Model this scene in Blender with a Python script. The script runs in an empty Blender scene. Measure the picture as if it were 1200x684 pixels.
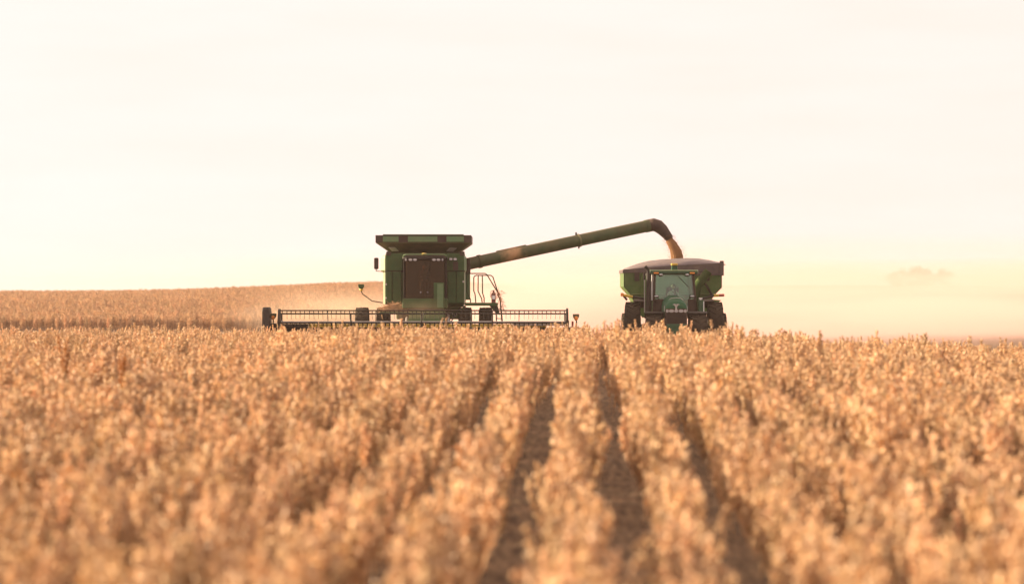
import bpy, math, random
import numpy as np
from mathutils import Vector, Matrix, noise

R = math.radians
scene = bpy.context.scene
COL = scene.collection

# ------------------------------------------------------------------ camera
cam_d = bpy.data.cameras.new('camera')
cam_d.lens = 135.0
cam_d.sensor_width = 36.0
cam_d.clip_start = 0.5
cam_d.clip_end = 12000
cam_d.dof.use_dof = True
cam_d.dof.focus_distance = 149.0
cam_d.dof.aperture_fstop = 1.45
cam_d.dof.aperture_blades = 9
cam = bpy.data.objects.new('camera', cam_d)
cam.location = (0, 0, 2.6)
cam.rotation_euler = (R(90 - 0.026), 0, 0)
COL.objects.link(cam)
scene.camera = cam

# ------------------------------------------------------------------ light
SUN_AZ, SUN_EL = -80.0, 14.0          # degrees from the view direction (minus = to the left), height
scene.view_settings.view_transform = 'Standard'
scene.view_settings.look = 'None'
scene.view_settings.gamma = 1.0
scene.view_settings.use_curve_mapping = False
scene.view_settings.exposure = 1.6

world = bpy.data.worlds.new('World')
scene.world = world
world.use_nodes = True
wn, wl = world.node_tree.nodes, world.node_tree.links
wn.clear()
w_out = wn.new('ShaderNodeOutputWorld')
w_bg = wn.new('ShaderNodeBackground')
w_bg.inputs['Strength'].default_value = 0.082
w_sky = wn.new('ShaderNodeTexSky')
w_sky.sky_type = 'NISHITA'
w_sky.sun_disc = False
w_sky.sun_elevation = R(SUN_EL)
w_sky.sun_rotation = R(SUN_AZ)
w_sky.air_density = 1.0
w_sky.dust_density = 5.0
w_sky.ozone_density = 0.6
# thin high overcast: the bright milky veil of an evening sky, mixed over the clear sky
w_mix = wn.new('ShaderNodeMixRGB')
w_mix.inputs[0].default_value = 0.72
w_mix.inputs[2].default_value = (4.6, 3.90, 3.62, 1)
w_tc = wn.new('ShaderNodeTexCoord')
w_map = wn.new('ShaderNodeMapping'); w_map.inputs['Scale'].default_value = (2.0, 2.0, 14.0)
w_noi = wn.new('ShaderNodeTexNoise'); w_noi.inputs['Scale'].default_value = 3.0
w_noi.inputs['Detail'].default_value = 5.0
w_rmp = wn.new('ShaderNodeMapRange')
w_rmp.inputs[3].default_value = 0.985; w_rmp.inputs[4].default_value = 1.0
wl.new(w_tc.outputs['Generated'], w_map.inputs[0])
wl.new(w_map.outputs[0], w_noi.inputs['Vector'])
wl.new(w_noi.outputs['Fac'], w_rmp.inputs[0])
wl.new(w_rmp.outputs[0], w_mix.inputs[0])
wl.new(w_sky.outputs[0], w_mix.inputs[1])
w_veil = wn.new('ShaderNodeMixRGB')
w_veil.inputs[1].default_value = (4.85, 4.02, 3.84, 1); w_veil.inputs[2].default_value = (4.55, 3.66, 3.32, 1)
w_sep = wn.new('ShaderNodeSeparateXYZ'); wl.new(w_tc.outputs['Generated'], w_sep.inputs[0])
w_side = wn.new('ShaderNodeMapRange'); w_side.inputs[1].default_value = -.18; w_side.inputs[2].default_value = .18
w_side.inputs[3].default_value = -.22; w_side.inputs[4].default_value = .22
wl.new(w_sep.outputs['X'], w_side.inputs[0])
w_ad = wn.new('ShaderNodeMath'); w_ad.operation = 'ADD'; w_ad.use_clamp = True
w_n2 = wn.new('ShaderNodeTexNoise'); w_n2.inputs['Scale'].default_value = 7; w_n2.inputs['Detail'].default_value = 4
wl.new(w_map.outputs[0], w_n2.inputs['Vector'])
wl.new(w_n2.outputs['Fac'], w_ad.inputs[0]); wl.new(w_side.outputs[0], w_ad.inputs[1])
wl.new(w_ad.outputs[0], w_veil.inputs[0]); wl.new(w_veil.outputs[0], w_mix.inputs[2])
wl.new(w_mix.outputs[0], w_bg.inputs[0])
wl.new(w_bg.outputs[0], w_out.inputs[0])

sun_d = bpy.data.lights.new('sun', 'SUN')
sun_d.energy = 5.0
sun_d.angle = R(0.6)
sun_d.color = (1.0, 0.80, 0.56)
sun = bpy.data.objects.new('sun', sun_d)
sdir = Vector((math.sin(R(SUN_AZ)) * math.cos(R(SUN_EL)), math.cos(R(SUN_AZ)) * math.cos(R(SUN_EL)), math.sin(R(SUN_EL))))
sun.rotation_euler = sdir.to_track_quat('Z', 'Y').to_euler()
sun.location = (-60, 60, 60)
COL.objects.link(sun)

scene.render.engine = 'CYCLES'
cy = scene.cycles
cy.max_bounces = 6
cy.diffuse_bounces = 3
cy.glossy_bounces = 3
cy.transmission_bounces = 4
cy.transparent_max_bounces = 12
cy.volume_bounces = 1
cy.use_denoising = True
try:
    cy.denoiser = 'OPENIMAGEDENOISE'
except Exception:
    pass
cy.sample_clamp_indirect = 6
cy.caustics_reflective = False
cy.caustics_refractive = False
cy.volume_step_rate = 2.0
cy.volume_max_steps = 96

# ------------------------------------------------------------------ materials
def mat(name, base, rough=0.6, metal=0.0, spec=0.5, vary=0.0, vscale=4.0, dust=0.0, dust_col=(0.42, 0.29, 0.17),
        dscale=2.5, bump=0.0, bscale=40.0, coat=0.0):
    m = bpy.data.materials.new(name)
    m.use_nodes = True
    nt = m.node_tree; n, l = nt.nodes, nt.links
    b = n['Principled BSDF']
    b.inputs['Roughness'].default_value = rough
    b.inputs['Metallic'].default_value = metal
    b.inputs['Specular IOR Level'].default_value = spec
    b.inputs['Coat Weight'].default_value = coat
    tc = n.new('ShaderNodeTexCoord')
    rgb = n.new('ShaderNodeRGB'); rgb.outputs[0].default_value = (*base, 1)
    cur = rgb.outputs[0]
    if vary > 0:
        t = n.new('ShaderNodeTexNoise'); t.inputs['Scale'].default_value = vscale; t.inputs['Detail'].default_value = 6
        l.new(tc.outputs['Object'], t.inputs['Vector'])
        mr = n.new('ShaderNodeMapRange'); mr.inputs[1].default_value = .3; mr.inputs[2].default_value = .7
        mr.inputs[3].default_value = 1 - vary; mr.inputs[4].default_value = 1 + vary
        l.new(t.outputs['Fac'], mr.inputs[0])
        hv = n.new('ShaderNodeHueSaturation'); l.new(cur, hv.inputs['Color']); l.new(mr.outputs[0], hv.inputs['Value'])
        cur = hv.outputs[0]
    if dust > 0:
        t = n.new('ShaderNodeTexNoise'); t.inputs['Scale'].default_value = dscale; t.inputs['Detail'].default_value = 8
        t.inputs['Roughness'].default_value = .65
        l.new(tc.outputs['Object'], t.inputs['Vector'])
        # dust settles on faces that look upward
        geo = n.new('ShaderNodeNewGeometry'); sep = n.new('ShaderNodeSeparateXYZ'); l.new(geo.outputs['Normal'], sep.inputs[0])
        up = n.new('ShaderNodeMapRange'); up.inputs[1].default_value = -.1; up.inputs[2].default_value = 1
        up.inputs[3].default_value = 0; up.inputs[4].default_value = min(.28, dust * .9)
        l.new(sep.outputs['Z'], up.inputs[0])
        mr = n.new('ShaderNodeMapRange'); mr.inputs[1].default_value = .38; mr.inputs[2].default_value = .72
        mr.inputs[3].default_value = dust * .05; mr.inputs[4].default_value = dust * .9
        l.new(t.outputs['Fac'], mr.inputs[0])
        ad = n.new('ShaderNodeMath'); ad.operation = 'ADD'; ad.use_clamp = True
        l.new(mr.outputs[0], ad.inputs[0]); l.new(up.outputs[0], ad.inputs[1])
        mx = n.new('ShaderNodeMixRGB'); l.new(ad.outputs[0], mx.inputs[0]); l.new(cur, mx.inputs[1])
        mx.inputs[2].default_value = (*dust_col, 1)
        cur = mx.outputs[0]
        rr = n.new('ShaderNodeMapRange'); rr.inputs[3].default_value = rough; rr.inputs[4].default_value = .9
        l.new(ad.outputs[0], rr.inputs[0]); l.new(rr.outputs[0], b.inputs['Roughness'])
    if bump > 0:
        t = n.new('ShaderNodeTexNoise'); t.inputs['Scale'].default_value = bscale; t.inputs['Detail'].default_value = 6
        l.new(tc.outputs['Object'], t.inputs['Vector'])
        bp = n.new('ShaderNodeBump'); bp.inputs['Strength'].default_value = bump; bp.inputs['Distance'].default_value = .02
        l.new(t.outputs['Fac'], bp.inputs['Height']); l.new(bp.outputs[0], b.inputs['Normal'])
    l.new(cur, b.inputs['Base Color'])
    return m

def mat_plant(name, ca, cb, cc, trans=0.35):
    m = bpy.data.materials.new(name); m.use_nodes = True
    nt = m.node_tree; n, l = nt.nodes, nt.links; n.clear()
    out = n.new('ShaderNodeOutputMaterial')
    geo = n.new('ShaderNodeNewGeometry'); oi = n.new('ShaderNodeObjectInfo')
    rp = n.new('ShaderNodeValToRGB')
    e = rp.color_ramp.elements
    e[0].position = 0; e[0].color = (*ca, 1)
    e[1].position = 1; e[1].color = (*cc, 1)
    k = e.new(.5); k.color = (*cb, 1)
    l.new(geo.outputs['Random Per Island'], rp.inputs[0])
    hv = n.new('ShaderNodeHueSaturation'); l.new(rp.outputs[0], hv.inputs['Color'])
    mr = n.new('ShaderNodeMapRange'); mr.inputs[3].default_value = .74; mr.inputs[4].default_value = 1.18
    l.new(oi.outputs['Random'], mr.inputs[0]); l.new(mr.outputs[0], hv.inputs['Value'])
    m2 = n.new('ShaderNodeMath'); m2.operation = 'MULTIPLY'; m2.inputs[1].default_value = 7.13
    fr = n.new('ShaderNodeMath'); fr.operation = 'FRACT'
    l.new(oi.outputs['Random'], m2.inputs[0]); l.new(m2.outputs[0], fr.inputs[0])
    m3 = n.new('ShaderNodeMapRange'); m3.inputs[3].default_value = .496; m3.inputs[4].default_value = .508
    l.new(fr.outputs[0], m3.inputs[0]); l.new(m3.outputs[0], hv.inputs['Hue'])
    d = n.new('ShaderNodeBsdfDiffuse'); t = n.new('ShaderNodeBsdfTranslucent'); g = n.new('ShaderNodeBsdfGlossy')
    g.inputs['Roughness'].default_value = .5
    mx = n.new('ShaderNodeMixShader'); mx.inputs[0].default_value = trans
    mg = n.new('ShaderNodeMixShader'); mg.inputs[0].default_value = .04
    l.new(hv.outputs[0], d.inputs['Color']); l.new(hv.outputs[0], t.inputs['Color'])
    l.new(d.outputs[0], mx.inputs[1]); l.new(t.outputs[0], mx.inputs[2])
    l.new(mx.outputs[0], mg.inputs[1]); l.new(g.outputs[0], mg.inputs[2])
    l.new(mg.outputs[0], out.inputs[0])
    return m

def mat_glass(name, tint, refl=0.10, film=0.0, film_col=(.2, .16, .12), gcol=(1, 1, 1)):
    m = bpy.data.materials.new(name); m.use_nodes = True
    nt = m.node_tree; n, l = nt.nodes, nt.links; n.clear()
    out = n.new('ShaderNodeOutputMaterial')
    tr = n.new('ShaderNodeBsdfTransparent'); tr.inputs[0].default_value = (*tint, 1)
    gl = n.new('ShaderNodeBsdfGlossy'); gl.inputs['Roughness'].default_value = .06; gl.inputs[0].default_value = (*gcol, 1)
    lw = n.new('ShaderNodeLayerWeight'); lw.inputs[0].default_value = .35
    mr = n.new('ShaderNodeMapRange'); mr.inputs[3].default_value = refl; mr.inputs[4].default_value = .9
    l.new(lw.outputs['Fresnel'], mr.inputs[0])
    mx = n.new('ShaderNodeMixShader'); l.new(mr.outputs[0], mx.inputs[0])
    l.new(tr.outputs[0], mx.inputs[1]); l.new(gl.outputs[0], mx.inputs[2])
    cur = mx.outputs[0]
    if film > 0:                                     # thin uneven coat of dust on the pane
        tc = n.new('ShaderNodeTexCoord'); t = n.new('ShaderNodeTexNoise'); t.inputs['Scale'].default_value = 2.2
        t.inputs['Detail'].default_value = 6
        l.new(tc.outputs['Object'], t.inputs['Vector'])
        r2 = n.new('ShaderNodeMapRange'); r2.inputs[1].default_value = .3; r2.inputs[2].default_value = .75
        r2.inputs[3].default_value = film * .4; r2.inputs[4].default_value = film * 1.5
        l.new(t.outputs['Fac'], r2.inputs[0])
        df = n.new('ShaderNodeBsdfDiffuse'); df.inputs[0].default_value = (*film_col, 1)
        m2 = n.new('ShaderNodeMixShader'); l.new(r2.outputs[0], m2.inputs[0]); l.new(cur, m2.inputs[1]); l.new(df.outputs[0], m2.inputs[2])
        cur = m2.outputs[0]
    l.new(cur, out.inputs[0])
    return m

M = {}
M['green'] = mat('green_paint', (0.022, 0.078, 0.022), .5, spec=.25, vary=.15, dust=.22, dust_col=(.19, .13, .06), dscale=1.3)
M['auger_paint'] = mat('auger_paint', (0.032, 0.062, 0.02), .5, spec=.3, vary=.2, dust=.38, dust_col=(.20, .12, .06), dscale=1.2)  # brown dust tone also stands in for crop light reflected on the tube
M['hood_paint'] = mat('hood_paint', (0.010, 0.085, 0.036), .55, spec=.15, vary=.1, dust=.03)
M['green_light'] = mat('green_paint_panel', (0.055, 0.15, 0.05), .45, vary=.12, dust=.18, coat=.1)
M['green_tractor'] = mat('green_paint_clean', (0.015, 0.07, 0.032), .42, spec=.25, vary=.08, dust=.05, coat=.05)
M['green_cart'] = mat('green_paint_cart', (0.045, 0.11, 0.018), .5, spec=.3, vary=.12, dust=.15)
M['black'] = mat('black_paint', (0.014, 0.011, 0.010), .55, spec=.2, vary=.2, dust=.04)
M['brownblack'] = mat('dark_panel', (0.036, 0.022, 0.020), .6, spec=.2, vary=.15, dust=.10)
M['rubber'] = mat('tyre_rubber', (0.016, 0.013, 0.011), .9, spec=.12, vary=.2, dust=.08, bump=.3)
M['yellow'] = mat('yellow_paint', (0.62, 0.40, 0.03), .4, vary=.1, dust=.25)
M['orange'] = mat('orange_lens', (0.80, 0.25, 0.02), .3, spec=.6)
M['red'] = mat('red_paint', (0.35, 0.03, 0.02), .4, dust=.2)
M['steel'] = mat('bare_steel', (0.45, 0.43, 0.41), .35, metal=.8, vary=.2, dust=.2)
M['white'] = mat('white_plastic', (0.80, 0.78, 0.74), .35, spec=.6)
M['lamp'] = mat('lamp_lens', (0.42, 0.41, 0.41), .2, metal=.3, spec=.8)
M['tarp'] = mat('grey_tarp', (0.13, 0.105, 0.115), .55, vary=.15, dust=.15, bump=.3, bscale=6)
M['vinyl'] = mat('dark_vinyl', (0.05, 0.035, 0.038), .6, vary=.2, dust=.2)
M['grain'] = mat('soy_grain', (0.23, 0.105, 0.036), .9, vary=.25, vscale=60, bump=.8, bscale=90)
M['skin'] = mat('skin', (0.50, 0.30, 0.21), .55)
M['shirt'] = mat('pale_shirt', (0.62, 0.58, 0.54), .85, vary=.1, bump=.3, bscale=20)
M['shirt_dark'] = mat('dark_shirt', (0.14, 0.12, 0.14), .85, vary=.1)
M['hair'] = mat('brown_hair', (0.05, 0.03, 0.02), .8)
M['fabric'] = mat('seat_fabric', (0.10, 0.075, 0.06), .9, vary=.15)
M['interior'] = mat('cab_interior', (0.045, 0.030, 0.020), .8, vary=.15)
M['glass_dark'] = mat_glass('tinted_cab_glass', (.46, .37, .27), .0, film=.02, film_col=(.24, .12, .06), gcol=(.50, .38, .26))
M['flank'] = mat('flank_paint_sunlit', (0.14, 0.17, 0.07), .35, vary=.12, dust=.55, dust_col=(.55, .42, .27), coat=.3)  # left flank only: dust and sun glare both mixed into the colour
M['glass_green'] = mat_glass('green_cab_glass', (.72, .90, .80), .02, film=.05, film_col=(.35, .42, .36))
M['mirror'] = mat('mirror_glass', (0.7, 0.7, 0.7), .05, metal=1)

# ------------------------------------------------------------------ mesh helpers
class MB:
    def __init__(s):
        s.v, s.f = [], []
    def add(s, vs, fs):
        o = len(s.v); s.v += [tuple(v) for v in vs]; s.f += [tuple(i + o for i in f) for f in fs]; return s
    def box(s, x0, x1, y0, y1, z0, z1):
        vs = [(x, y, z) for z in (z0, z1) for y in (y0, y1) for x in (x0, x1)]
        return s.add(vs, [(0, 2, 3, 1), (4, 5, 7, 6), (0, 1, 5, 4), (2, 6, 7, 3), (0, 4, 6, 2), (1, 3, 7, 5)])
    def loft(s, rings, caps=True):
        n = len(rings[0]); vs = [p for r in rings for p in r]; fs = []
        for k in range(len(rings) - 1):
            for i in range(n):
                j = (i + 1) % n
                fs.append((k * n + i, k * n + j, (k + 1) * n + j, (k + 1) * n + i))
        if caps:
            fs.append(tuple(reversed(range(n)))); fs.append(tuple((len(rings) - 1) * n + i for i in range(n)))
        return s.add(vs, fs)
    def prism_y(s, poly, y0, y1):                     # outline in x,z pushed along y
        return s.loft([[(x, y, z) for x, z in poly] for y in (y0, y1)])
    def prism_x(s, poly, x0, x1):                     # outline in y,z pushed along x
        return s.loft([[(x, y, z) for y, z in poly] for x in (x0, x1)])
    def tube(s, path, r, n=8, caps=True):
        P = [Vector(p) for p in path]; rs = r if isinstance(r, (list, tuple)) else [r] * len(P)
        rings = []; up = None
        for i, p in enumerate(P):
            t = (P[min(i + 1, len(P) - 1)] - P[max(i - 1, 0)]).normalized()
            if up is None:
                up = Vector((0, 0, 1)) if abs(t.z) < .9 else Vector((1, 0, 0))
            a = (up - t * up.dot(t)).normalized(); b = t.cross(a); up = a
            rings.append([p + (a * math.cos(2 * math.pi * k / n) + b * math.sin(2 * math.pi * k / n)) * rs[i] for k in range(n)])
        return s.loft(rings, caps)
    def lathe_x(s, prof, cx, cy, cz, n=32):           # prof: (x offset, radius), turned about the x axis
        rings = [[(cx + px, cy + r * math.cos(2 * math.pi * k / n), cz + r * math.sin(2 * math.pi * k / n)) for k in range(n)] for px, r in prof]
        return s.loft(rings)
    def ellipsoid(s, c, r, nu=14, nv=9):
        rings = []
        for j in range(1, nv):
            a = math.pi * j / nv
            rings.append([(c[0] + r[0] * math.sin(a) * math.cos(2 * math.pi * k / nu), c[1] + r[1] * math.sin(a) * math.sin(2 * math.pi * k / nu), c[2] + r[2] * math.cos(a)) for k in range(nu)])
        return s.loft(rings)
    def build(s, name, m, parent=None, smooth=False, bevel=0.0, loc=None, seg=2):
        me = bpy.data.meshes.new(name); me.from_pydata(s.v, [], s.f); me.validate()
        import bmesh
        bm = bmesh.new(); bm.from_mesh(me); bmesh.ops.recalc_face_normals(bm, faces=bm.faces); bm.to_mesh(me); bm.free()
        me.materials.append(m if not isinstance(m, str) else M[m])
        o = bpy.data.objects.new(name, me); COL.objects.link(o)
        if parent: o.parent = parent
        if loc: o.location = loc
        if smooth:
            me.polygons.foreach_set('use_smooth', [True] * len(me.polygons)); me.update()
        if bevel > 0:
            b = o.modifiers.new('bevel', 'BEVEL'); b.width = bevel; b.segments = seg; b.limit_method = 'ANGLE'; b.angle_limit = R(35)
        return o

def smooth_angle(o, deg=40):
    me = o.data
    me.polygons.foreach_set('use_smooth', [True] * len(me.polygons))
    me.set_sharp_from_angle(angle=R(deg))

def tag(o, label=None, cat=None, group=None, kind=None):
    for k, v in (('label', label), ('category', cat), ('group', group), ('kind', kind)):
        if v: o[k] = v
    return o

def empty(name, loc, rz=0):
    o = bpy.data.objects.new(name, None); o.empty_display_size = .5; COL.objects.link(o)
    o.location = loc; o.rotation_euler = (0, 0, rz); return o

def copy_tree(o, parent=None):
    c = o.copy(); COL.objects.link(c)
    if parent: c.parent = parent
    for ch in list(o.children): copy_tree(ch, c)
    return c

def rot_y(pts, c, a):                                 # turn x,z points about c in the x-z plane
    return [(c[0] + (x - c[0]) * math.cos(a) - (z - c[1]) * math.sin(a), c[1] + (x - c[0]) * math.sin(a) + (z - c[1]) * math.cos(a)) for x, z in pts]

def oval(cx, cz, rx, rz, n=16):
    return [(cx + rx * math.cos(2 * math.pi * k / n), cz + rz * math.sin(2 * math.pi * k / n)) for k in range(n)]

def rrect(x0, x1, z0, z1, r, n=4):                    # rounded rectangle outline
    pts = []
    for cx, cz, a0 in ((x1 - r, z1 - r, 0), (x0 + r, z1 - r, 90), (x0 + r, z0 + r, 180), (x1 - r, z0 + r, 270)):
        for k in range(n + 1):
            a = R(a0 + 90 * k / n); pts.append((cx + r * math.cos(a), cz + r * math.sin(a)))
    return pts

# ------------------------------------------------------------------ terrain
def sstep(a, b, t):
    t = np.clip((t - a) / (b - a), 0, 1); return t * t * (3 - 2 * t)

PY = np.array([-60, 0, 23, 50, 68, 80, 92, 110, 130, 150, 170, 220, 285, 340, 420, 520, 620, 760, 1100, 1500, 2200, 4000])
PZL = np.array([-0.5, -0.22, 0.0, 0.36, 0.6, 0.66, 0.62, 0.4, 0.18, 0.09, -0.08, -0.42, -0.5, 0.42, 0.84, 1.08, 1.22, 1.05, 0.0, -1.0, -4.0, -20.0])
PZR = np.array([-.5, -.22, 0.0, .36, .60, .66, .62, .40, .18, .09, .08, .05, .0, .05, .2, .5, .9, 1.5, 3.2, 4.4, 3.5, -8])
def interp_s(x, xp, fp):
    # smooth (monotone cubic) interpolation
    h = np.diff(xp); d = np.diff(fp) / h
    m = np.zeros(len(xp)); m[1:-1] = np.where(d[:-1] * d[1:] > 0, 2 * d[:-1] * d[1:] / (d[:-1] + d[1:] + 1e-12), 0)
    m[0] = d[0]; m[-1] = d[-1]
    i = np.clip(np.searchsorted(xp, x) - 1, 0, len(h) - 1)
    t = (x - xp[i]) / h[i]
    return ((2*t**3 - 3*t**2 + 1) * fp[i] + (t**3 - 2*t**2 + t) * h[i] * m[i] + (-2*t**3 + 3*t**2) * fp[i+1] + (t**3 - t**2) * h[i] * m[i+1])

def ground(x, y):
    x = np.asarray(x, float); y = np.asarray(y, float)
    zl = interp_s(np.clip(y, -60, 4000), PY, PZL); zr = interp_s(np.clip(y, -60, 4000), PY, PZR)
    # the hill on the left grows towards its middle
    bump = 1.55 * np.exp(-((x + 18) / 26.0) ** 2) * np.exp(-((y - 640) / 190.0) ** 2)
    w = sstep(2, 34, x - .01 * y)
    z = zl * (1 - w) + zr * w + bump * (1 - w)
    far_side = sstep(8, 15, x)
    near = 1 - np.clip((y - (105 + 70 * far_side)) / (45 + 60 * far_side), 0, 1)
    z = z - near * .42 * sstep(3.0, 12.5, x) * sstep(30, 75, y) - near * .12 * sstep(1.0, 7.0, -x) * sstep(30, 75, y)
    z = z + .035 * np.sin(x * .9 + 1.0) * np.sin(y * .045) * (1 - sstep(200, 300, y))
    return z
def gz(x, y): return float(ground(x, y))

xs = np.concatenate([-np.geomspace(2500, 45, 26), np.linspace(-42, 42, 85), np.geomspace(45, 2500, 26)])
ys = np.concatenate([np.linspace(-60, 180, 121), np.linspace(184, 720, 110), np.geomspace(740, 4000, 40)])
GX, GY = np.meshgrid(xs, ys)
GZ = ground(GX, GY)
nx, ny = len(xs), len(ys)
gm = MB()
gm.v = list(zip(GX.ravel().tolist(), GY.ravel().tolist(), GZ.ravel().tolist()))
gm.f = [(j * nx + i, j * nx + i + 1, (j + 1) * nx + i + 1, (j + 1) * nx + i) for j in range(ny - 1) for i in range(nx - 1)]
def ground_material():
    m = bpy.data.materials.new('stubble_soil'); m.use_nodes = True
    nt = m.node_tree; n, l = nt.nodes, nt.links; b = n['Principled BSDF']; b.inputs['Roughness'].default_value = .95
    b.inputs['Specular IOR Level'].default_value = .1
    tc = n.new('ShaderNodeTexCoord')
    a = n.new('ShaderNodeTexNoise'); a.inputs['Scale'].default_value = .6; a.inputs['Detail'].default_value = 9
    c = n.new('ShaderNodeTexNoise'); c.inputs['Scale'].default_value = 14; c.inputs['Detail'].default_value = 8
    mp = n.new('ShaderNodeMapping'); mp.inputs['Scale'].default_value = (1, .12, 1); mp.inputs['Rotation'].default_value = (0, 0, R(1.15))
    l.new(tc.outputs['Object'], a.inputs['Vector']); l.new(tc.outputs['Object'], mp.inputs[0]); l.new(mp.outputs[0], c.inputs['Vector'])
    r1 = n.new('ShaderNodeValToRGB'); e = r1.color_ramp.elements
    e[0].position = .3; e[0].color = (.07, .045, .03, 1); e[1].position = .75; e[1].color = (.30, .20, .115, 1)
    l.new(c.outputs['Fac'], r1.inputs[0])
    hv = n.new('ShaderNodeHueSaturation'); l.new(r1.outputs[0], hv.inputs['Color'])
    mr = n.new('ShaderNodeMapRange'); mr.inputs[1].default_value = .3; mr.inputs[2].default_value = .7; mr.inputs[3].default_value = .8; mr.inputs[4].default_value = 1.25
    l.new(a.outputs['Fac'], mr.inputs[0]); l.new(mr.outputs[0], hv.inputs['Value']); l.new(hv.outputs[0], b.inputs['Base Color'])
    bp = n.new('ShaderNodeBump'); bp.inputs['Strength'].default_value = .8; bp.inputs['Distance'].default_value = .05
    l.new(c.outputs['Fac'], bp.inputs['Height']); l.new(bp.outputs[0], b.inputs['Normal'])
    return m
g = gm.build('ground', ground_material(), smooth=True)
tag(g, kind='structure')

# ------------------------------------------------------------------ the ripe crop
M['pod'] = mat_plant('ripe_pods', (.80, .550, .315), (.72, .465, .25), (.50, .305, .17), .32)
M['pod_far'] = mat_plant('ripe_pods_far', (.74, .48, .26), (.60, .36, .18), (.42, .23, .12), .30)
M['pod_rust'] = mat_plant('rusty_seed_heads', (.60, .26, .07), (.50, .20, .05), (.36, .14, .05), .35)

def plant_mesh(name, rnd, n_stem, height, spread, pods, plen, pwid, dx=0.0, tall_head=False, m='pod', along=0.0):
    mb = MB()
    def pod(p, d, L, W):
        d = d.normalized(); a = d.orthogonal().normalized()
        a = (Matrix.Rotation(rnd.uniform(0, 6.28), 3, d) @ a); b = d.cross(a)
        q = p + d * L * .5; e = p + d * L
        mb.add([p, q + a * W, q + b * W * .55, q - a * W, q - b * W * .55, e],
               [(0, 1, 2), (0, 2, 3), (0, 3, 4), (0, 4, 1), (5, 2, 1), (5, 3, 2), (5, 4, 3), (5, 1, 4)])
    for s in range(n_stem):
        base = Vector((rnd.gauss(0, dx), rnd.uniform(-along, along), 0))
        lean = Vector((rnd.gauss(0, .10), rnd.gauss(0, .10), 0))
        H = height * rnd.uniform(.82, 1.08)
        br = [(base, base + lean * H + Vector((0, 0, H)), .0045, 1.0)]
        for k in range(rnd.randint(2, 4)):
            h0 = rnd.uniform(.08, .35) * H; az = rnd.uniform(0, 6.28); rr = spread * rnd.uniform(.5, 1.15)
            st = base + lean * h0 + Vector((0, 0, h0))
            br.append((st, st + Vector((math.cos(az) * rr, math.sin(az) * rr, (H - h0) * rnd.uniform(.7, .98))), .0035, .8))
        for (p0, p1, rad, wgt) in br:
            mid = (p0 + p1) * .5 + Vector((rnd.gauss(0, .03), rnd.gauss(0, .03), 0))
            mb.tube([p0, mid, p1], [rad, rad * .8, rad * .4], n=3, caps=False)
            n = int(pods / len(br) * (1.3 if wgt == 1 else .95))
            for i in range(n):
                t = rnd.uniform(.22, 1.0) ** .8
                q = (p0 * (1 - t) + mid * t) if False else (p0.lerp(mid, t * 2) if t < .5 else mid.lerp(p1, t * 2 - 1))
                az = rnd.uniform(0, 6.28); el = rnd.choice((-1, 1, 1)) * rnd.uniform(.5, 1.45)
                d = Vector((math.cos(az) * math.cos(el), math.sin(az) * math.cos(el), math.sin(el)))
                pod(q + d * .006, d, plen * rnd.uniform(.7, 1.25), pwid * rnd.uniform(.75, 1.25))
    me = bpy.data.meshes.new(name); me.from_pydata(mb.v, [], mb.f); me.materials.append(M[m])
    return me

def proto_collection(name, meshes):
    c = bpy.data.collections.new(name)
    for i, me in enumerate(meshes):
        o = bpy.data.objects.new('%s_plant' % name, me); c.objects.link(o)
    return c

def scatter(name, pts, rots, scl, coll, nproto, label, cat, rnd_seed=0, pick=None):
    n = len(pts)
    me = bpy.data.meshes.new(name)
    me.vertices.add(n)
    me.vertices.foreach_set('co', np.asarray(pts, np.float32).ravel())
    a = me.attributes.new('rot', 'FLOAT_VECTOR', 'POINT'); a.data.foreach_set('vector', np.asarray(rots, np.float32).ravel())
    a = me.attributes.new('scl', 'FLOAT_VECTOR', 'POINT'); a.data.foreach_set('vector', np.asarray(scl, np.float32).ravel())
    rng = np.random.default_rng(rnd_seed)
    a = me.attributes.new('pick', 'INT', 'POINT'); a.data.foreach_set('value', rng.integers(0, nproto, n).astype(np.int32))
    if pick is not None: a.data.foreach_set('value', pick.astype(np.int32))
    o = bpy.data.objects.new(name, me); COL.objects.link(o)
    nt = bpy.data.node_groups.new(name + '_scatter', 'GeometryNodeTree')
    nt.interface.new_socket('Geometry', in_out='INPUT', socket_type='NodeSocketGeometry')
    nt.interface.new_socket('Geometry', in_out='OUTPUT', socket_type='NodeSocketGeometry')
    N, L = nt.nodes, nt.links
    gi, go = N.new('NodeGroupInput'), N.new('NodeGroupOutput')
    ci = N.new('GeometryNodeCollectionInfo'); ci.inputs['Collection'].default_value = coll
    ci.inputs['Separate Children'].default_value = True; ci.inputs['Reset Children'].default_value = True
    ip = N.new('GeometryNodeInstanceOnPoints'); ip.inputs['Pick Instance'].default_value = True
    def attr(nm, typ):
        q = N.new('GeometryNodeInputNamedAttribute'); q.data_type = typ; q.inputs['Name'].default_value = nm
        return [s for s in q.outputs if s.enabled and s.name == 'Attribute'][0]
    L.new(gi.outputs[0], ip.inputs['Points']); L.new(ci.outputs[0], ip.inputs['Instance'])
    L.new(attr('pick', 'INT'), ip.inputs['Instance Index'])
    e2r = N.new('FunctionNodeEulerToRotation'); L.new(attr('rot', 'FLOAT_VECTOR'), e2r.inputs[0]); L.new(e2r.outputs[0], ip.inputs['Rotation'])
    L.new(attr('scl', 'FLOAT_VECTOR'), ip.inputs['Scale'])
    L.new(ip.outputs[0], go.inputs[0])
    md = o.modifiers.new('scatter', 'NODES'); md.node_group = nt
    tag(o, label, cat, kind='stuff')
    return o

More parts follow.
